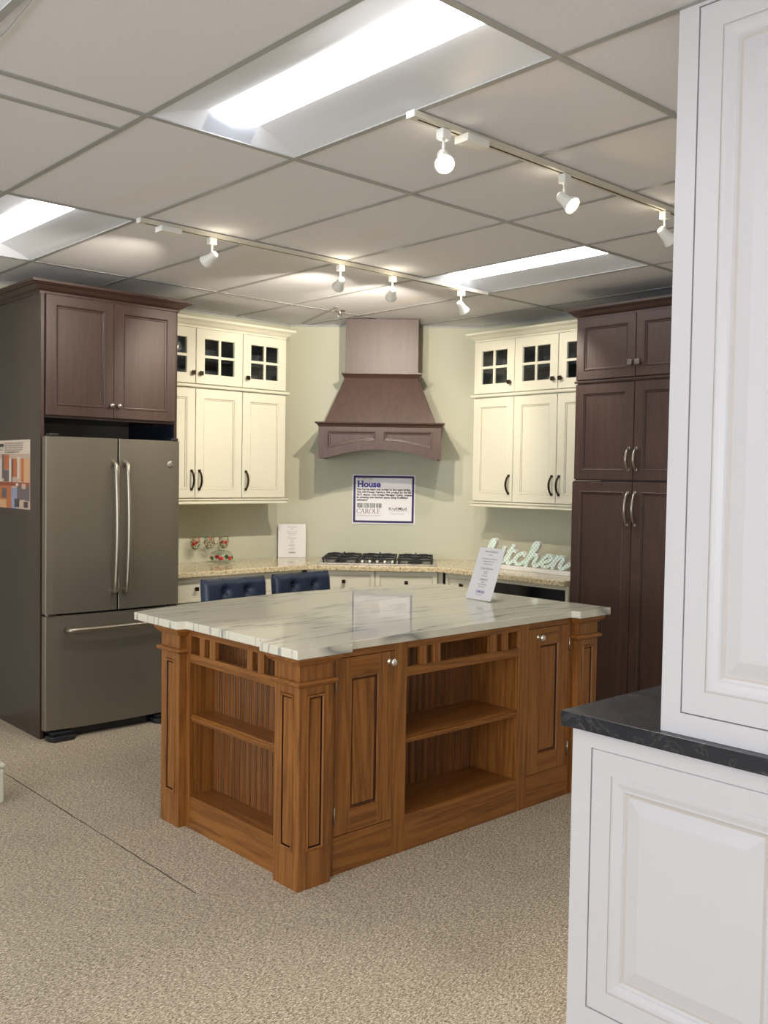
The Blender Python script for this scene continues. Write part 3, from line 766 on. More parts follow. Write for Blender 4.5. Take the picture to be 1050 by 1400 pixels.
def slab_word(mb, x, z, s):
    text_into(mb, 'House', s, x, z, ty, 'ink_blue', .0028, stretch=1.02)
slab_word(t, X0, .288, .068)
for (xx, zz, ww) in [(.0,.288,.020),(.030,.288,.020),(.0,.332,.020),(.030,.332,.020)]:
    t.box(X0+xx, X0+xx+ww, ty-.0001, ty+.0003, zz-.001, zz+.006, 'ink_blue')
t.build('headline', sg); t = MB()
para = ['The Carole team was invited to be a part of the', 'This Old House, Newton, MA project for the fall', '2017 season. Our Design Manager, Kathy, created', 'an amazing new kitchen space using KraftMaid', 'cabinetry!']
for k, s in enumerate(para): text_into(t, s, .0215, X0-.004, .2620-k*.0205, ty, 'ink_dark', .0009, stretch=1.0)
t.build('body_text', sg); t = MB()
# four grey logo tiles
for k in range(4):
    x = X0+k*.050
    t.box(x, x+.043, ty-.0001, ty+.0003, .126, .160, 'ink_grey')
    for q in range(3): 
        if k == 0: t.box(x+.004+q*.010, x+.010+q*.010, ty-.0003, ty, .130+q*.009, .134+q*.009, 'paper')
        if k == 1: t.box(x+.006+q*.009, x+.009+q*.009, ty-.0003, ty, .130, .156, 'paper')
        if k == 2: t.box(x+.004, x+.032, ty-.0003, ty, .132+q*.010, .1345+q*.010, 'paper')
        if k == 3: t.box(x+.016, x+.019, ty-.0003, ty, .128, .158, 'paper')
# serif capitals CAROLE built from strokes
def stroke(x0, z0, x1, z1, w0, ox, oz, s):
    d = Vector((x1-x0, z1-z0)).normalized(); nn = Vector((-d.y, d.x))*w0/2
    q = [(x0+nn.x, z0+nn.y), (x0-nn.x, z0-nn.y), (x1-nn.x, z1-nn.y), (x1+nn.x, z1+nn.y)]
    t.add([(ox+a*s, ty, oz+c*s) for a, c in q], [(0,1,2,3)], 'ink_brown')
def arc(cx, cz, rx, rz, a0, a1, ox, oz, s, thick=.14, thin=.05):
    n = 14
    for i in range(n):
        p = []
        for a in (a0+(a1-a0)*i/n, a0+(a1-a0)*(i+1)/n):
            r = math.radians(a); w_ = thin+(thick-thin)*abs(math.cos(r))
            p.append((cx+(rx+w_/2)*math.cos(r), cz+(rz+thin/2)*math.sin(r))); p.append((cx+(rx-w_/2)*math.cos(r), cz+(rz-thin/2)*math.sin(r)))
        t.add([(ox+a*s, ty, oz+c*s) for a, c in (p[0], p[1], p[3], p[2])], [(0,1,2,3)], 'ink_brown')
def glyph(ch, ox, oz, s):
    S = lambda *a: stroke(*a, ox, oz, s); A_ = lambda *a: arc(*a, ox, oz, s)
    if ch == 'C': A_(.48,.5,.40,.48,45,315); S(.78,.98,.78,.72,.05); S(.78,.02,.78,.24,.05); return .92
    if ch == 'A': S(.08,0,.42,1,.06); S(.42,1,.78,0,.14); S(.2,.36,.66,.36,.05); S(-.02,.02,.2,.02,.04); S(.62,.02,.92,.02,.04); return .95
    if ch == 'R': S(.18,0,.18,1,.14); A_(.34,.74,.26,.25,-90,90); S(.1,.98,.36,.98,.05); S(.2,.5,.36,.5,.05); S(.38,.5,.78,0,.13); S(.02,.02,.34,.02,.04); S(.7,.02,.9,.02,.04); return .90
    if ch == 'O': A_(.5,.5,.42,.48,0,360); return 1.04
    if ch == 'L': S(.18,0,.18,1,.14); S(.02,.98,.34,.98,.04); S(.02,.02,.68,.02,.05); S(.67,0,.67,.22,.05); return .76
    if ch == 'E': S(.18,0,.18,1,.14); S(.02,.98,.66,.98,.05); S(.02,.02,.7,.02,.05); S(.18,.52,.52,.52,.05); S(.65,1,.65,.8,.05); S(.69,0,.69,.22,.05); S(.52,.6,.52,.42,.05); return .76
xo = X0-.004
for ch in 'CAROLE': xo += glyph(ch, xo, .080, .038)*.038*.93
text_into(t, 'KITCHEN AND BATH DESIGN', .0125, X0, .060, ty, 'ink_grey', 0, stretch=1.12)
t.build('logo', sg); t = MB()
text_into(t, 'KraftMaid', .036, .286, .108, ty, 'ink', .0002, stretch=1.0)
t.box(.288, .445, ty-.0001, ty+.0002, .098, .0992, 'ink_grey')
text_into(t, 'V A N T A G E', .0175, .302, .075, ty, 'ink_grey', 0, stretch=.95)
t.build('second_logo', sg)

# ------------------------------------------------------------------ acrylic info sheets
def lines_on(parent, rows, w, y=-.0016):
    t = MB()
    for s, size, z, mt in rows: text_into(t, s, size, w/2, z, y, mt, 0, 'CENTER')
    return t.build('lettering', parent)
rows = [('Island Cabinetry', .016, .245, 'ink_purple'), ('Display', .011, .228, 'ink_grey'), ('Furniture finish walnut with', .011, .206, 'ink'), ('beadboard backs and', .011, .192, 'ink'), ('inset panel doors', .011, .178, 'ink'),
        ('COUNTERTOP', .015, .150, 'ink_purple'), ('Quartzite', .010, .136, 'ink'), ('polished', .010, .124, 'ink'), ('eased edge', .010, .112, 'ink'), ('CABINETS', .015, .090, 'ink_purple'),
        ('Walnut', .010, .077, 'ink'), ('Hand rubbed finish', .010, .065, 'ink'), ('Beaded inset', .010, .053, 'ink')]
# on the island : bottom edge from (3.743,3.431) to (3.722,3.240); leans back in +x
a, b_ = Vector((3.745, 3.431, .9165)), Vector((3.726, 3.240, .9165))
ang = math.atan2(b_.y-a.y, b_.x-a.x)
ip = thing('sign_holder', 'white info sheet in clear holder leaning back on the island', 'sign holder', a, ang)
wv = (b_-a).length; tilt = math.radians(20.5)
def tilt_obj(o): o.rotation_euler = (-tilt, 0, 0)
o = MB().box(0, wv, -.0009, .0009, .002, .288, 'paper').build('sheet', ip); tilt_obj(o)
t = MB()
for s, size, z, mt in rows: text_into(t, s, size*.92, wv/2, z+.018, -.0014, mt, 0, 'CENTER')
text_into(t, 'CAROLE', .017, wv/2, .040, -.0014, 'ink_blue', .0006, 'CENTER'); text_into(t, 'KITCHENS', .010, wv/2, .026, -.0014, 'ink_grey', 0, 'CENTER')
o = t.build('lettering', ip); tilt_obj(o)
o = MB().box(-.002, wv+.002, .0012, .0032, 0, .292, 'glass').build('holder', ip); tilt_obj(o)
MB().box(-.002, wv+.002, .004, .10, 0, .002, 'glass').build('holder_foot', ip)
# by the left wall corner : bottom from (4.40,6.0) to (4.585,5.905)
a, b_ = Vector((4.395, 6.010, .9145)), Vector((4.585, 5.905, .9145))
ang = math.atan2(b_.y-a.y, b_.x-a.x); wv = (b_-a).length
wp = thing('sign_holder', 'glossy white info sheet standing on the granite counter in the wall corner', 'sign holder', a, ang)
MB().box(0, wv, 0, .0015, .001, .262, 'paper_gloss').build('sheet', wp)
MB().box(-.001, wv+.001, .0017, .0037, 0, .264, 'glass').build('holder', wp)
t = MB()
for s, size, z, mt in rows: text_into(t, s, size*.72, wv/2, z*.92+.01, -.0006, 'ink', 0, 'CENTER')
text_into(t, 'CAROLE', .014, wv/2, .034, -.0006, 'ink', .0006, 'CENTER')
t.build('lettering', wp)

# ------------------------------------------------------------------ script word on a base
def smooth(pts, n=6):
    P_ = [Vector(p) for p in pts]; o = []
    for i in range(len(P_)-1):
        p0, p1, p2, p3 = P_[max(i-1,0)], P_[i], P_[i+1], P_[min(i+2, len(P_)-1)]
        for k in range(n):
            t = k/n
            o.append(.5*((2*p1)+(-p0+p2)*t+(2*p0-5*p1+4*p2-p3)*t*t+(-p0+3*p1-3*p2+p3)*t**3))
    o.append(P_[-1]); return o
GL = {'k': ([[(0,.1),(.22,.6),(.40,1.5),(.34,1.92),(.18,1.75),(.15,.8),(.15,.02)], [(.15,.45),(.4,.92),(.62,.85),(.52,.55),(.3,.48),(.5,.15),(.72,.02),(.95,.3)]], .95),
      'i': ([[(0,.3),(.15,.95),(.16,.3),(.3,.02),(.55,.3)], [(.2,1.28),(.21,1.32)]], .52),
      't': ([[(0,.3),(.2,1.0),(.22,1.5),(.18,.3),(.35,.02),(.6,.3)], [(-.02,1.08),(.5,1.12)]], .58),
      'c': ([[(.6,.78),(.4,1),(.15,.7),(.1,.3),(.35,.02),(.75,.3)]], .75),
      'h': ([[(0,.3),(.3,1.2),(.42,1.75),(.28,1.95),(.18,1.5),(.13,.02)], [(.13,.4),(.4,.95),(.6,.8),(.58,.2),(.75,.02),(.95,.3)]], .95),
      'e': ([[(0,.3),(.42,.5),(.55,.85),(.35,1),(.12,.7),(.12,.25),(.4,.02),(.75,.3)]], .75),
      'n': ([[(0,.3),(.14,.95),(.1,.02)], [(.1,.5),(.35,.95),(.54,.75),(.5,.2),(.7,.02),(1.0,.40),(1.12,.68)]], 1.1)}
ks = thing('kitchen_word_sign', 'white script word "kitchen" with mint lattice pattern on the right counter', 'word sign', (5.20, 4.585, .9145), R90)
MB().box(.02, .785, -.02, .035, 0, .030, 'white_metal').build('base', ks, bevel=.002)
s = .083; sh_ = .44; hw = .0150; lt = MB(); xo = .0
tot = sum(GL[c][1] for c in 'kitchen'); adv = .775/(tot*s); pc = 0
def LP(p, xo): return (xo + p[0]*s*adv + sh_*p[1]*s - .02, .030+hw*.8 + p[1]*s)
for ch in 'kitchen':
    for st in GL[ch][0]:
        pts = [Vector(LP(p, xo)) for p in smooth(st)]
        for i in range(len(pts)-1):
            d = (pts[i+1]-pts[i]); 
            if d.length < 1e-6: continue
            d.normalize(); w_ = hw*(.72+.28*abs(d.y)); nn = Vector((-d.y, d.x))*w_
            q = [pts[i]+nn, pts[i]-nn, pts[i+1]-nn, pts[i+1]+nn]
            pc += 1; lt.prism([tuple(v) for v in q], -.006-pc*.00002, .020, 'white_metal', 'y', capmat='lattice')
            cir = [(pts[i+1].x+w_*math.cos(2*PI*k/12), pts[i+1].y+w_*math.sin(2*PI*k/12)) for k in range(12)]
            lt.prism(cir, -.006-pc*.00002-.00001, .0198, 'white_metal', 'y', capmat='lattice')
    xo += GL[ch][1]*s*adv
lt.build('letters', ks)

# ------------------------------------------------------------------ painted stemware and covered dish
def goblet():
    g = thing('wine_glass', '', 'glass')
    MB().lathe([(0,0),(.034,0),(.034,.0015),(.012,.005),(.0045,.012),(.0036,.05),(.0045,.086),(.012,.094),(.026,.108),(.036,.130),(.0375,.150),(.034,.185),(.0328,.185),(.0360,.150),(.0345,.131),(.025,.110),(.011,.0965),(0,.095)], 'painted_glass', 28).build('bowl', g)
    for k in range(2):
        a = k*3.1+3.9; r = .0365
        MB().lathe([(0,-.013),(.009,-.009),(.013,0),(.009,.009),(0,.012)], 'fruit_red', 12, Matrix.Translation((r*math.cos(a), r*math.sin(a), .138+.006*(k%2))) @ Matrix.Scale(.25, 4, (math.cos(a), math.sin(a), 0))).build('painted_fruit', g)
    return g
g1 = goblet(); spots = [(3.625, 5.965), (3.745, 5.965), (3.862, 5.955)]
gl = ['painted wine glass on the granite counter, leftmost, nearest the refrigerator', 'painted wine glass with red fruit, middle one on the left counter', 'painted wine glass behind the covered glass dish']
for i, (x, y) in enumerate(spots):
    g = g1 if i == 0 else copy_tree(g1); g.location = (x, y, .9145); g.rotation_euler = (0, 0, i*1.9); g['label'] = gl[i]; g['group'] = 'painted wine glasses on the left counter'
    g.scale = (1, 1, 1)
cd = thing('covered_dish', 'low covered glass dish painted with red fruit, on the left granite counter', 'dish', (3.765, 5.835, .9145))
MB().lathe([(0,0),(.05,0),(.055,.003),(.105,.014),(.106,.016),(.055,.007),(0,.006)], 'glass', 36).build('plate', cd)
MB().lathe([(.072,.010),(.078,.012),(.080,.060),(.074,.078),(.05,.090),(.02,.096),(0,.097),(0,.094),(.02,.093),(.048,.087),(.071,.076),(.077,.059),(.075,.012)], 'glass', 36).build('dome', cd)
for k in range(7):
    a = k*2*PI/7+.5; r = .0795
    MB().lathe([(0,-.017),(.013,-.011),(.018,0),(.012,.011),(0,.014)], 'fruit_red' if k % 3 else 'leaf_green', 14, Matrix.Translation((r*math.cos(a), r*math.sin(a), .042)) @ Matrix.Scale(.2, 4, (math.cos(a), math.sin(a), 0))).build('painted_fruit', cd)

# ------------------------------------------------------------------ counter stools
def stool():
    s_ = thing('counter_stool', '', 'chair')
    # tufted back, local: width x, front faces -y (towards island), z up ; origin floor centre of seat
    def cushion(name, cx, cz, w, h, y0, y1, tufts, lean=0):
        b = MB(); nx, nz = 34, 26
        def surf(front):
            vs = []
            for j in range(nz+1):
                for i in range(nx+1):
                    u, v = i/nx*2-1, j/nz*2-1
                    x = cx+u*w/2; z = cz+v*h/2
                    e = min(1, (1-abs(u))/.16)*1.0; f_ = min(1, (1-abs(v))/.22)
                    rr = 1-(1-e)**2.4; r2 = 1-(1-f_)**2.4
                    puff = .5*(1-(rr*r2))**1.0
                    t = y0+(y1-y0)*puff if front else y1-(y1-y0)*puff
                    if front:
                        for (tx, tz) in tufts:
                            d2 = math.hypot((x-tx), (z-tz)); t += .034*math.exp(-(d2/.024)**2)
                            t += .014*math.exp(-((abs(x-tx)-.6*abs(z-tz))/.008)**2)*math.exp(-(d2/.07)**2)*(z < tz)
                    vs.append((x, t+(z-.62)*lean, z))
            return vs
        for fr_ in (True, False):
            vs = surf(fr_); fs = [(j*(nx+1)+i, j*(nx+1)+i+1, (j+1)*(nx+1)+i+1, (j+1)*(nx+1)+i) for j in range(nz) for i in range(nx)]
            b.add(vs, fs, 'leather', True)
        return b.build(name, s_)
    bk = cushion('backrest', 0, .815, .43, .31, .195, .275, [(-.075,.902),(.075,.902),(-.075,.77),(.075,.77)], .10)
    for tx in (-.075, .075):
        for tz in (.902, .77):
            MB().lathe([(0,.0),(.007,0),(.009,.003),(.007,.006),(0,.007)], 'leather', 12, Matrix.Translation((tx, .220+(tz-.62)*.10, tz)) @ Matrix.Rotation(PI/2, 4, 'X')).build('button', bk)
    MB().box(-.215, .215, -.20, .19, .60, .655, 'leather').build('seat', s_, bevel=.02, seg=4)
    MB().box(-.20, .20, -.18, .19, .565, .599, 'stool_wood').build('seat_frame', s_)
    for sx in (-1, 1):
        MB().tube([(sx*.17,-.16,.58),(sx*.20,-.20,0)], [.018,.013], 'stool_wood').build('leg', s_)
        MB().tube([(sx*.17,.17,.58),(sx*.20,.24,0)], [.018,.013], 'stool_wood').build('leg', s_)
        MB().tube([(sx*.188,-.18,.22),(sx*.188,.208,.22)], .009, 'stool_wood', 8).build('stretcher', s_)
    MB().tube([(-.19,-.182,.2),(.19,-.182,.2)], .009, 'stool_wood', 8).build('footrest', s_)
    return s_
st = stool(); st.location = (3.020, 4.285, 0); st.rotation_euler = (0, 0, .0)
st['label'] = 'navy tufted leather counter stool behind the island, nearer the refrigerator'; st['group'] = 'counter stools behind the island'
s2 = copy_tree(st); s2.location = (3.512, 4.300, 0); s2['label'] = 'navy tufted leather counter stool behind the island, nearer the cooktop'

# ------------------------------------------------------------------ island
IX, IY = 2.140, 2.780; IXR, IYB = 4.015, 3.795
isl = thing('kitchen_island', 'walnut kitchen island with open shelves, panel doors and corner posts', 'kitchen island', (IX, IY, 0))
IW, ID = IXR-IX, IYB-IY; CW_ = .155; TZ = .879
def post(x, y, faces):
    b = MB()
    def side(M, ww, panel):
        if not panel: b.loft([(-ww/2, ww/2, 0, .852, 0)], ['walnut_v'], M); return
        a, c, z0, z1 = -ww/2+.034, ww/2-.034, .142, .738
        S = lambda s, yy: (a+s, c-s, z0+s, z1-s, yy)
        b.loft([(-ww/2, ww/2, 0, .852, 0), (a, c, z0, z1, 0), S(.001,.003), S(.003,-.004), S(.009,-.005), S(.013,.000), S(.014,.008), S(.0170,.009), S(.0185,.003), S(.026,.003)],
               ['walnut_v','walnut_glaze','walnut_v','walnut_v','walnut_v','walnut_glaze','walnut_glaze','walnut_v','walnut_v','walnut_v'], M)
    for k, deg in enumerate((0, 90, 180, 270)):
        M = Matrix.Translation((x+CW_/2, y+CW_/2, 0)) @ Matrix.Rotation(math.radians(deg), 4, 'Z') @ Matrix.Translation((0, -CW_/2, 0))
        side(M, CW_, deg in faces)
    # collar and cap
    sq = lambda e: [(x-e, y-e), (x-e, y+CW_+e), (x+CW_+e, y+CW_+e), (x+CW_+e, y-e)]
    o = b.build('corner_post', isl)
    c = MB()
    def ring(prof, mat):
        pts = [(x, y), (x+CW_, y), (x+CW_, y+CW_), (x, y+CW_)]
        c.sweep(pts, prof, mat, closed=True)
    ring([(-.004,.765),(.003,.768),(.011,.771),(.017,.776),(.018,.783),(.014,.789),(.004,.791),(-.004,.791)], 'walnut_h'); c.build('collar', o)
    c = MB(); ring([(-.004,.846),(.006,.848),(.008,.853),(.018,.857),(.020,.862),(.026,.868),(.028,TZ),(-.004,TZ)], 'walnut_h'); c.build('cap', o)
    return o
post(0, 0, (0, 270)); post(0, ID-CW_, (0, 270, 180)); post(IW-CW_, 0, (0, 90)); post(IW-CW_, ID-CW_, (90, 180))
# side/face assembly in a local frame : front face plane y=0, x to the right, z up
RC = .031
def beadboard(parent, x0, x1, z0, z1, y, loc=None, rot=0, pitch=.042):
    b = MB(); n = max(2, round((x1-x0)/pitch)); w = (x1-x0)/n; pts = []
    for k in range(n):
        a = x0+k*w
        pts += [(a, y+.005), (a+.0025, y), (a+w-.0125, y), (a+w-.0105, y+.005), (a+w-.0085, y), (a+w-.0055, y-.0025), (a+w-.0025, y)]
    pts.append((x1, y+.005))
    for (p, q) in zip(pts[:-1], pts[1:]):
        deep = max(p[1], q[1]) > y+.0045 or (p[1]+q[1])/2 < y-.002
        b.add([(p[0],p[1],z0),(q[0],q[1],z0),(q[0],q[1],z1),(p[0],p[1],z1)], [(0,1,2,3)], 'bead_groove' if deep else 'walnut_shaded')
    b.add([(x0,y+.008,z0),(x1,y+.008,z0),(x1,y+.008,z1),(x0,y+.008,z1)], [(0,1,2,3)], 'walnut_shaded')
    return b.build('beadboard_back', parent, loc, rot)
def bay(x0, x1, depth, rail_x0, rail_x1, loc, rot, cub, shelfz, zbot):
    """open bay with cubby row; stiles are built separately"""
    fr_ = MB(); H, V = 'walnut_h', 'walnut_v'
    fr_.box(rail_x0, rail_x1, 0, .022, .850, TZ, H)
    fr_.box(rail_x0, rail_x1, 0, .022, .733, .772, H)
    MB().box(rail_x0, rail_x1, 0, .022, 0, zbot, H).build('base_rail', isl, loc, rot, bevel=.0012)
    xs_ = [rail_x0] + [c for p in cub for c in p] + [rail_x1]
    for k in range(0, len(xs_), 2):
        if xs_[k+1]-xs_[k] > .001: fr_.box(xs_[k], xs_[k+1], 0.0005, .0215, .772, .850, V)
    fr_.build('cubby_frame', isl, loc, rot, bevel=.0012)
    MB().box(x0-.018, x0, .0225, depth, zbot-.02, TZ-.001, V).build('bay_side', isl, loc, rot)
    MB().box(x1, x1+.018, .0225, depth, zbot-.02, TZ-.001, V).build('bay_side', isl, loc, rot)
    fl = MB().box(x0, x1, .0225, depth, zbot-.022, zbot, H).build('bay_floor', isl, loc, rot)
    sh = MB().box(x0+.001, x1-.001, .028, depth-.002, shelfz-.022, shelfz-.002, H)
    sh.prism([(.008, shelfz-.030), (.008, shelfz-.022), (.004, shelfz-.018), (.004, shelfz-.012), (.009, shelfz-.009), (.006, shelfz-.004), (.012, shelfz), (.030, shelfz), (.030, shelfz-.030)], x0+.001, x1-.001, H, 'x')
    sh.build('shelf', isl, loc, rot)
    beadboard(isl, x0, x1, zbot+.001, TZ-.002, depth-.012, loc, rot)
# front bay: world x 2.724..3.438
F0 = (0, RC, 0)
X = lambda wx: wx-IX
cubF = [(X(2.724), X(2.798)), (X(2.838), X(2.878)), (X(2.918), X(3.241)), (X(3.284), X(3.325)), (X(3.363), X(3.438))]
bay(X(2.724), X(3.438), .29, X(2.7205), X(3.4415), F0, 0, cubF, .481, .153)
for a, c in ((X(2.297), X(2.335)), (X(2.648), X(2.7200)), (X(3.442), X(3.513)), (X(3.825), X(3.858))): MB().box(a, c, 0, .022, 0, TZ, 'walnut_v').build('stile', isl, F0, 0, bevel=.0015)
for a, c in ((X(2.3355), X(2.6475)), (X(3.5135), X(3.8245))):
    MB().box(a, c, .0005, .022, .851, TZ, 'walnut_h').build('top_rail', isl, F0, 0, bevel=.001)
    MB().box(a, c, .0005, .022, 0, .150, 'walnut_h').build('base_rail', isl, F0, 0, bevel=.001)
def idoor(a, c, z0, z1, kx, hx):
    f, g = 'walnut_v', 'walnut_glaze'; st_ = .080
    b = MB(); th = .019
    px0, px1, pz0, pz1 = a+st_, c-st_, z0+.086, z1-.078
    b.box(a, a+st_, .001, .001+th, z0, z1, f).box(c-st_, c, .001, .001+th, z0, z1, f)
    b.box(a+st_, c-st_, .0015, .001+th, z0, pz0, 'walnut_h').box(a+st_, c-st_, .0015, .001+th, pz1, z1, 'walnut_h')
    S = lambda s_, yy: (px0+s_, px1-s_, pz0+s_, pz1-s_, yy)
    b.loft([S(0,.001), S(.003,.000), S(.006,.006), S(.007,.012), S(.011,.0105), S(.016,.012), S(.018,.008)], [f, f, g, f, g, 'walnut_v', 'walnut_v'])
    d = b.build('door', isl, F0, 0)
    k = MB(); Mx = Matrix.Translation((kx, .001, .807)) @ Matrix.Rotation(PI/2, 4, 'X')
    k.lathe([(0,0),(.013,0),(.012,.003),(.006,.006),(.006,.014),(.012,.019),(.0175,.026),(.0155,.034),(.010,.039),(0,.041)], 'crystal', 8, Mx)
    k.build('knob', d)
    for hz in (.75, .235):
        MB().tube([(hx, -.003, hz-.033), (hx, -.003, hz+.033)], .0038, 'nickel', 8).build('hinge', d)
    return d
idoor(X(2.3375), X(2.6455), .1535, .848, X(2.620), X(2.3365))
idoor(X(3.5155), X(3.8225), .1535, .848, X(3.583), X(3.8245))
for a, c in ((2.337, 2.646), (3.515, 3.823)): MB().box(X(a), X(c), .023, .06, .02, .87, 'gap_dark').build('inner_panel', isl, F0)
# left bay : rotated frame, local x = (3.64 - y)
LL = (RC+.004, ID-CW_, 0)
Y_ = lambda wy: 3.640-wy
cubL = [(Y_(3.607), Y_(3.535)), (Y_(3.496), Y_(3.457)), (Y_(3.414), Y_(3.177)), (Y_(3.138), Y_(3.101)), (Y_(3.060), Y_(2.988))]
bay(Y_(3.610), Y_(2.986), .135, Y_(3.612), Y_(2.984), LL, R90, cubL, .504, .146)
for a, c in ((3.639, 3.6125), (2.9835, 2.9365)): MB().box(Y_(a), Y_(c), 0, .022, 0, TZ, 'walnut_v').build('stile', isl, LL, R90, bevel=.0015)
# right end and back panels (closed)
MB().box(IW-.035, IW-.02, CW_+.001, ID-CW_-.001, 0, TZ, 'walnut_v').build('end_panel', isl)
MB().box(CW_+.001, IW-CW_-.001, ID-.035, ID-.02, 0, TZ, 'walnut_v').build('back_panel', isl)

# island slab outline (world)
pts = [(2.108,2.757),(2.378,2.757),(2.388,2.798),(3.822,2.798),(3.832,2.752),(4.088,2.752),(4.088,2.985),(4.078,3.0),(4.072,3.55),(4.100,3.60),(4.140,3.985)]
arcn = 14; x0, x1 = 4.140, 2.108
for k in range(1, arcn): 
    t_ = k/arcn; x = x0+(x1-x0)*t_; pts.append((x, 3.990+.185*math.sin(PI*t_)**.8))
pts += [(2.108,3.995),(2.108,3.622),(2.152,3.610),(2.152,3.005),(2.108,2.998)]
ic = MB().prism(pts, TZ+.0008, .9145, 'marble').build('island_countertop', bevel=.007, seg=3)
tag(ic, 'polished white island countertop with grey veins and stepped corners', 'countertop')

# ------------------------------------------------------------------ foreground white cabinets (front faces -x)
WM = ('white_paint', 'white_glaze', 'white_paint')
fb = thing('base_cabinet', 'white painted base cabinet with raised panel door, nearest at right', 'cabinet', (2.172, 1.576, 0), R90)
def inset_cab(u, w, z0, z1, depth, ndoor, st0, zr0, zr1, door_w, mats, dz0, dz1):
    f = mats[0]; b = MB()
    b.box(0, w, .0225, depth, z0, z1, f)
    xs_ = [0, st0]
    for k in range(ndoor): xs_ += [st0+(k+1)*door_w+k*.06, st0+(k+1)*door_w+(k+1)*.06]
    xs_[-1] = w
    for k in range(0, len(xs_), 2): b.box(xs_[k], xs_[k+1], 0, .022, z0, z1, f)
    for k in range(1, len(xs_)-1, 2):
        b.box(xs_[k], xs_[k+1], 0.0, .022, dz1, z1, f).box(xs_[k], xs_[k+1], 0.0, .022, z0, dz0, f)
    b.build('body', u)
    for k in range(ndoor):
        a = xs_[1+2*k]+.002; c = xs_[2+2*k]-.002
        panel_door(u, a, c, dz0+.002, dz1-.002, mats, .062, th=.020, kind='raised', y=.0215)
inset_cab(fb, 1.40, 0, .872, .60, 2, .062, 0, 0, .60, WM, .10, .824)
uc = thing('hutch_cabinet', 'tall white painted upper cabinet with raised panel door standing on the black counter', 'cabinet', (2.176, 1.306, .9152), R90)
inset_cab(uc, 1.13, 0, CEIL-.004-.9152, .33, 2, .054, 0, 0, .47, WM, .055, CEIL-.9152-.012)
tag(MB().prism([(2.148,1.602),(2.148,.15),(2.80,.15),(2.80,1.602)], .8725, .9145, 'soapstone').build('stone_countertop', bevel=.002),
    'black stone countertop with grey veins on the white base cabinet', 'countertop')

# small cream plinth at the left edge
tag(MB().box(1.25, 1.685, 4.435, 4.70, 0, .165, 'cream').box(1.25, 1.69, 4.43, 4.705, .166, .19, 'cream').build('display_plinth', bevel=.012, seg=4),
    'low cream display base just entering at the left edge, on the carpet', 'plinth')

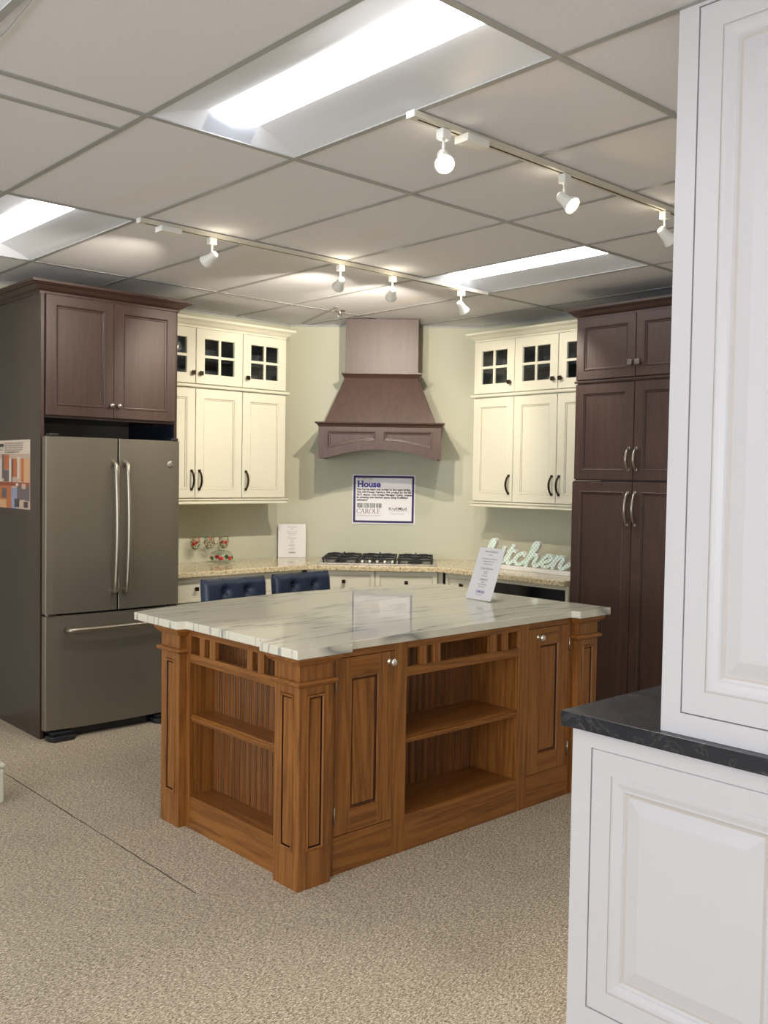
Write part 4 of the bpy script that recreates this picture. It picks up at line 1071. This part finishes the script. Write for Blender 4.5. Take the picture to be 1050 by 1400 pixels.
# ------------------------------------------------------------------ track lighting
def track(y, x0, x1, label, feed_x, feed_y=0):
    t = thing('lighting_track', label, 'track', (x0, y, CEIL-.006))
    MB().box(0, x1-x0, -.0175, .0175, -.020, 0, 'track_metal').box(.03, x1-x0-.03, -.004, .004, -.0206, -.0200, 'gap_dark').build('rail', t)
    MB().box(-.006, .0, -.0185, .0185, -.022, 0, 'white_metal').build('end_cap', t)
    MB().box(feed_x, feed_x+.11, -.045, .018, -.048, -.021, 'white_metal').build('power_feed', t, bevel=.003)
    return t
track(4.055, 2.155, 4.565, 'white ceiling light track over the island, nearer the back wall', .09)
track(2.245, 2.150, 4.590, 'white ceiling light track at upper right, nearer the viewer', .22)
def head(x, y, target, lit, energy, label, cone=105, group='white track spotlights', radius=.014, color=(1, .89, .74), leak=0):
    h = thing('track_spotlight', label, 'spotlight', (x, y, CEIL-.027), 0, group)
    MB().box(-.020, .020, -.016, .016, -.034, 0, 'white_metal').build('adapter', h, bevel=.003)
    MB().tube([(0,0,-.034),(0,0,-.085)], .0055, 'white_metal', 8).build('stem', h)
    piv = Vector((0, 0, -.093)); d = (Vector(target)-Vector((x, y, CEIL-.12))).normalized()
    q = d.to_track_quat('Z', 'Y').to_matrix().to_4x4()
    M = Matrix.Translation(piv) @ q
    sh = MB().lathe([(0,-.030),(.014,-.030),(.019,-.024),(.021,0),(.026,.022),(.034,.044),(.0345,.050),(.032,.050),(.024,.022),(.018,.002)], 'white_metal', 20, M).build('lamp_housing', h)
    MB().lathe([(0,.040),(.020,.041),(.031,.046)], 'bulb' if lit == 2 else 'bulb_dim', 20, M).build('lamp', sh)
    L = bpy.data.lights.new('spot', 'SPOT'); L.energy = energy; L.spot_size = math.radians(cone); L.spot_blend = .45; L.shadow_soft_size = radius; L.color = color
    lo = bpy.data.objects.new('spot_lamp', L); col.objects.link(lo)
    if leak:    # the lamp's glass back spills some light over the ceiling
        P_ = bpy.data.lights.new('lamp_spill', 'POINT'); P_.energy = leak*.15; P_.shadow_soft_size = .02; P_.color = (1, .88, .66)
        po_ = bpy.data.objects.new('lamp_spill', P_); col.objects.link(po_); po_.location = Vector((x, y, CEIL-.027)) + piv - d*.062
    p = Vector((x, y, CEIL-.027)) + piv + d*.060
    lo.location = p; lo.rotation_euler = (-d).to_track_quat('Z', 'Y').to_euler()
    return h
head(2.545, 4.055, (2.15, 5.36, 1.9), 1, 40, 'track spotlight over the island, leftmost, above the refrigerator side', leak=2.0)
head(3.365, 4.055, (4.05, 5.75, 1.75), 1, 62, 'track spotlight over the island, second from the left', leak=3.5)
head(3.755, 4.055, (4.70, 5.45, 1.75), 1, 84, 'track spotlight over the island, third from the left, in front of the hood', leak=3.5)
head(4.335, 4.055, (5.25, 4.1, 1.75), 1, 26, 'bright white track spotlight at the right end of the island track', leak=2.0)
head(2.300, 2.245, (1.35, 1.00, 1.2), 2, 40, 'glowing spotlight, left one on the nearer track', leak=1.0)
head(2.960, 2.245, (3.05, .9, 1.5), 2, 40, 'glowing spotlight, middle one on the nearer track', leak=1.0)
head(3.665, 2.245, (4.9, 1.8, 1.7), 1, 30, 'spotlight on the nearer track, beside the white hutch', leak=1.5)

# ------------------------------------------------------------------ world, camera, view
wd = bpy.data.worlds.new('world'); sc.world = wd; wd.use_nodes = True
wd.node_tree.nodes['Background'].inputs[0].default_value = (.75, .85, 1, 1); wd.node_tree.nodes['Background'].inputs[1].default_value = .6
cam = bpy.data.cameras.new('camera'); co = bpy.data.objects.new('camera', cam); col.objects.link(co)
r = Vector((0.7375110750333388, -0.6751495345049447, 0.01582783184537177)); u = Vector((0.013328244609678233, 0.0379837792381139, 0.999189466723111)); f = Vector((0.675203504210985, 0.7367023405504741, -0.03701201600372269))
M = Matrix((( r.x, u.x, -f.x, 0), (r.y, u.y, -f.y, 0), (r.z, u.z, -f.z, 1.55626), (0, 0, 0, 1)))
co.matrix_world = M
cam.sensor_fit = 'VERTICAL'; cam.sensor_height = 24; cam.lens = 24*1301.847/1400; cam.clip_start = .05
sc.camera = co
sc.view_settings.view_transform = 'Standard'; sc.view_settings.look = 'None'; sc.view_settings.gamma = 1; sc.view_settings.use_curve_mapping = False
sc.view_settings.exposure = 0.0
sc.cycles.max_bounces = 8; sc.cycles.diffuse_bounces = 5; sc.cycles.sample_clamp_indirect = 6
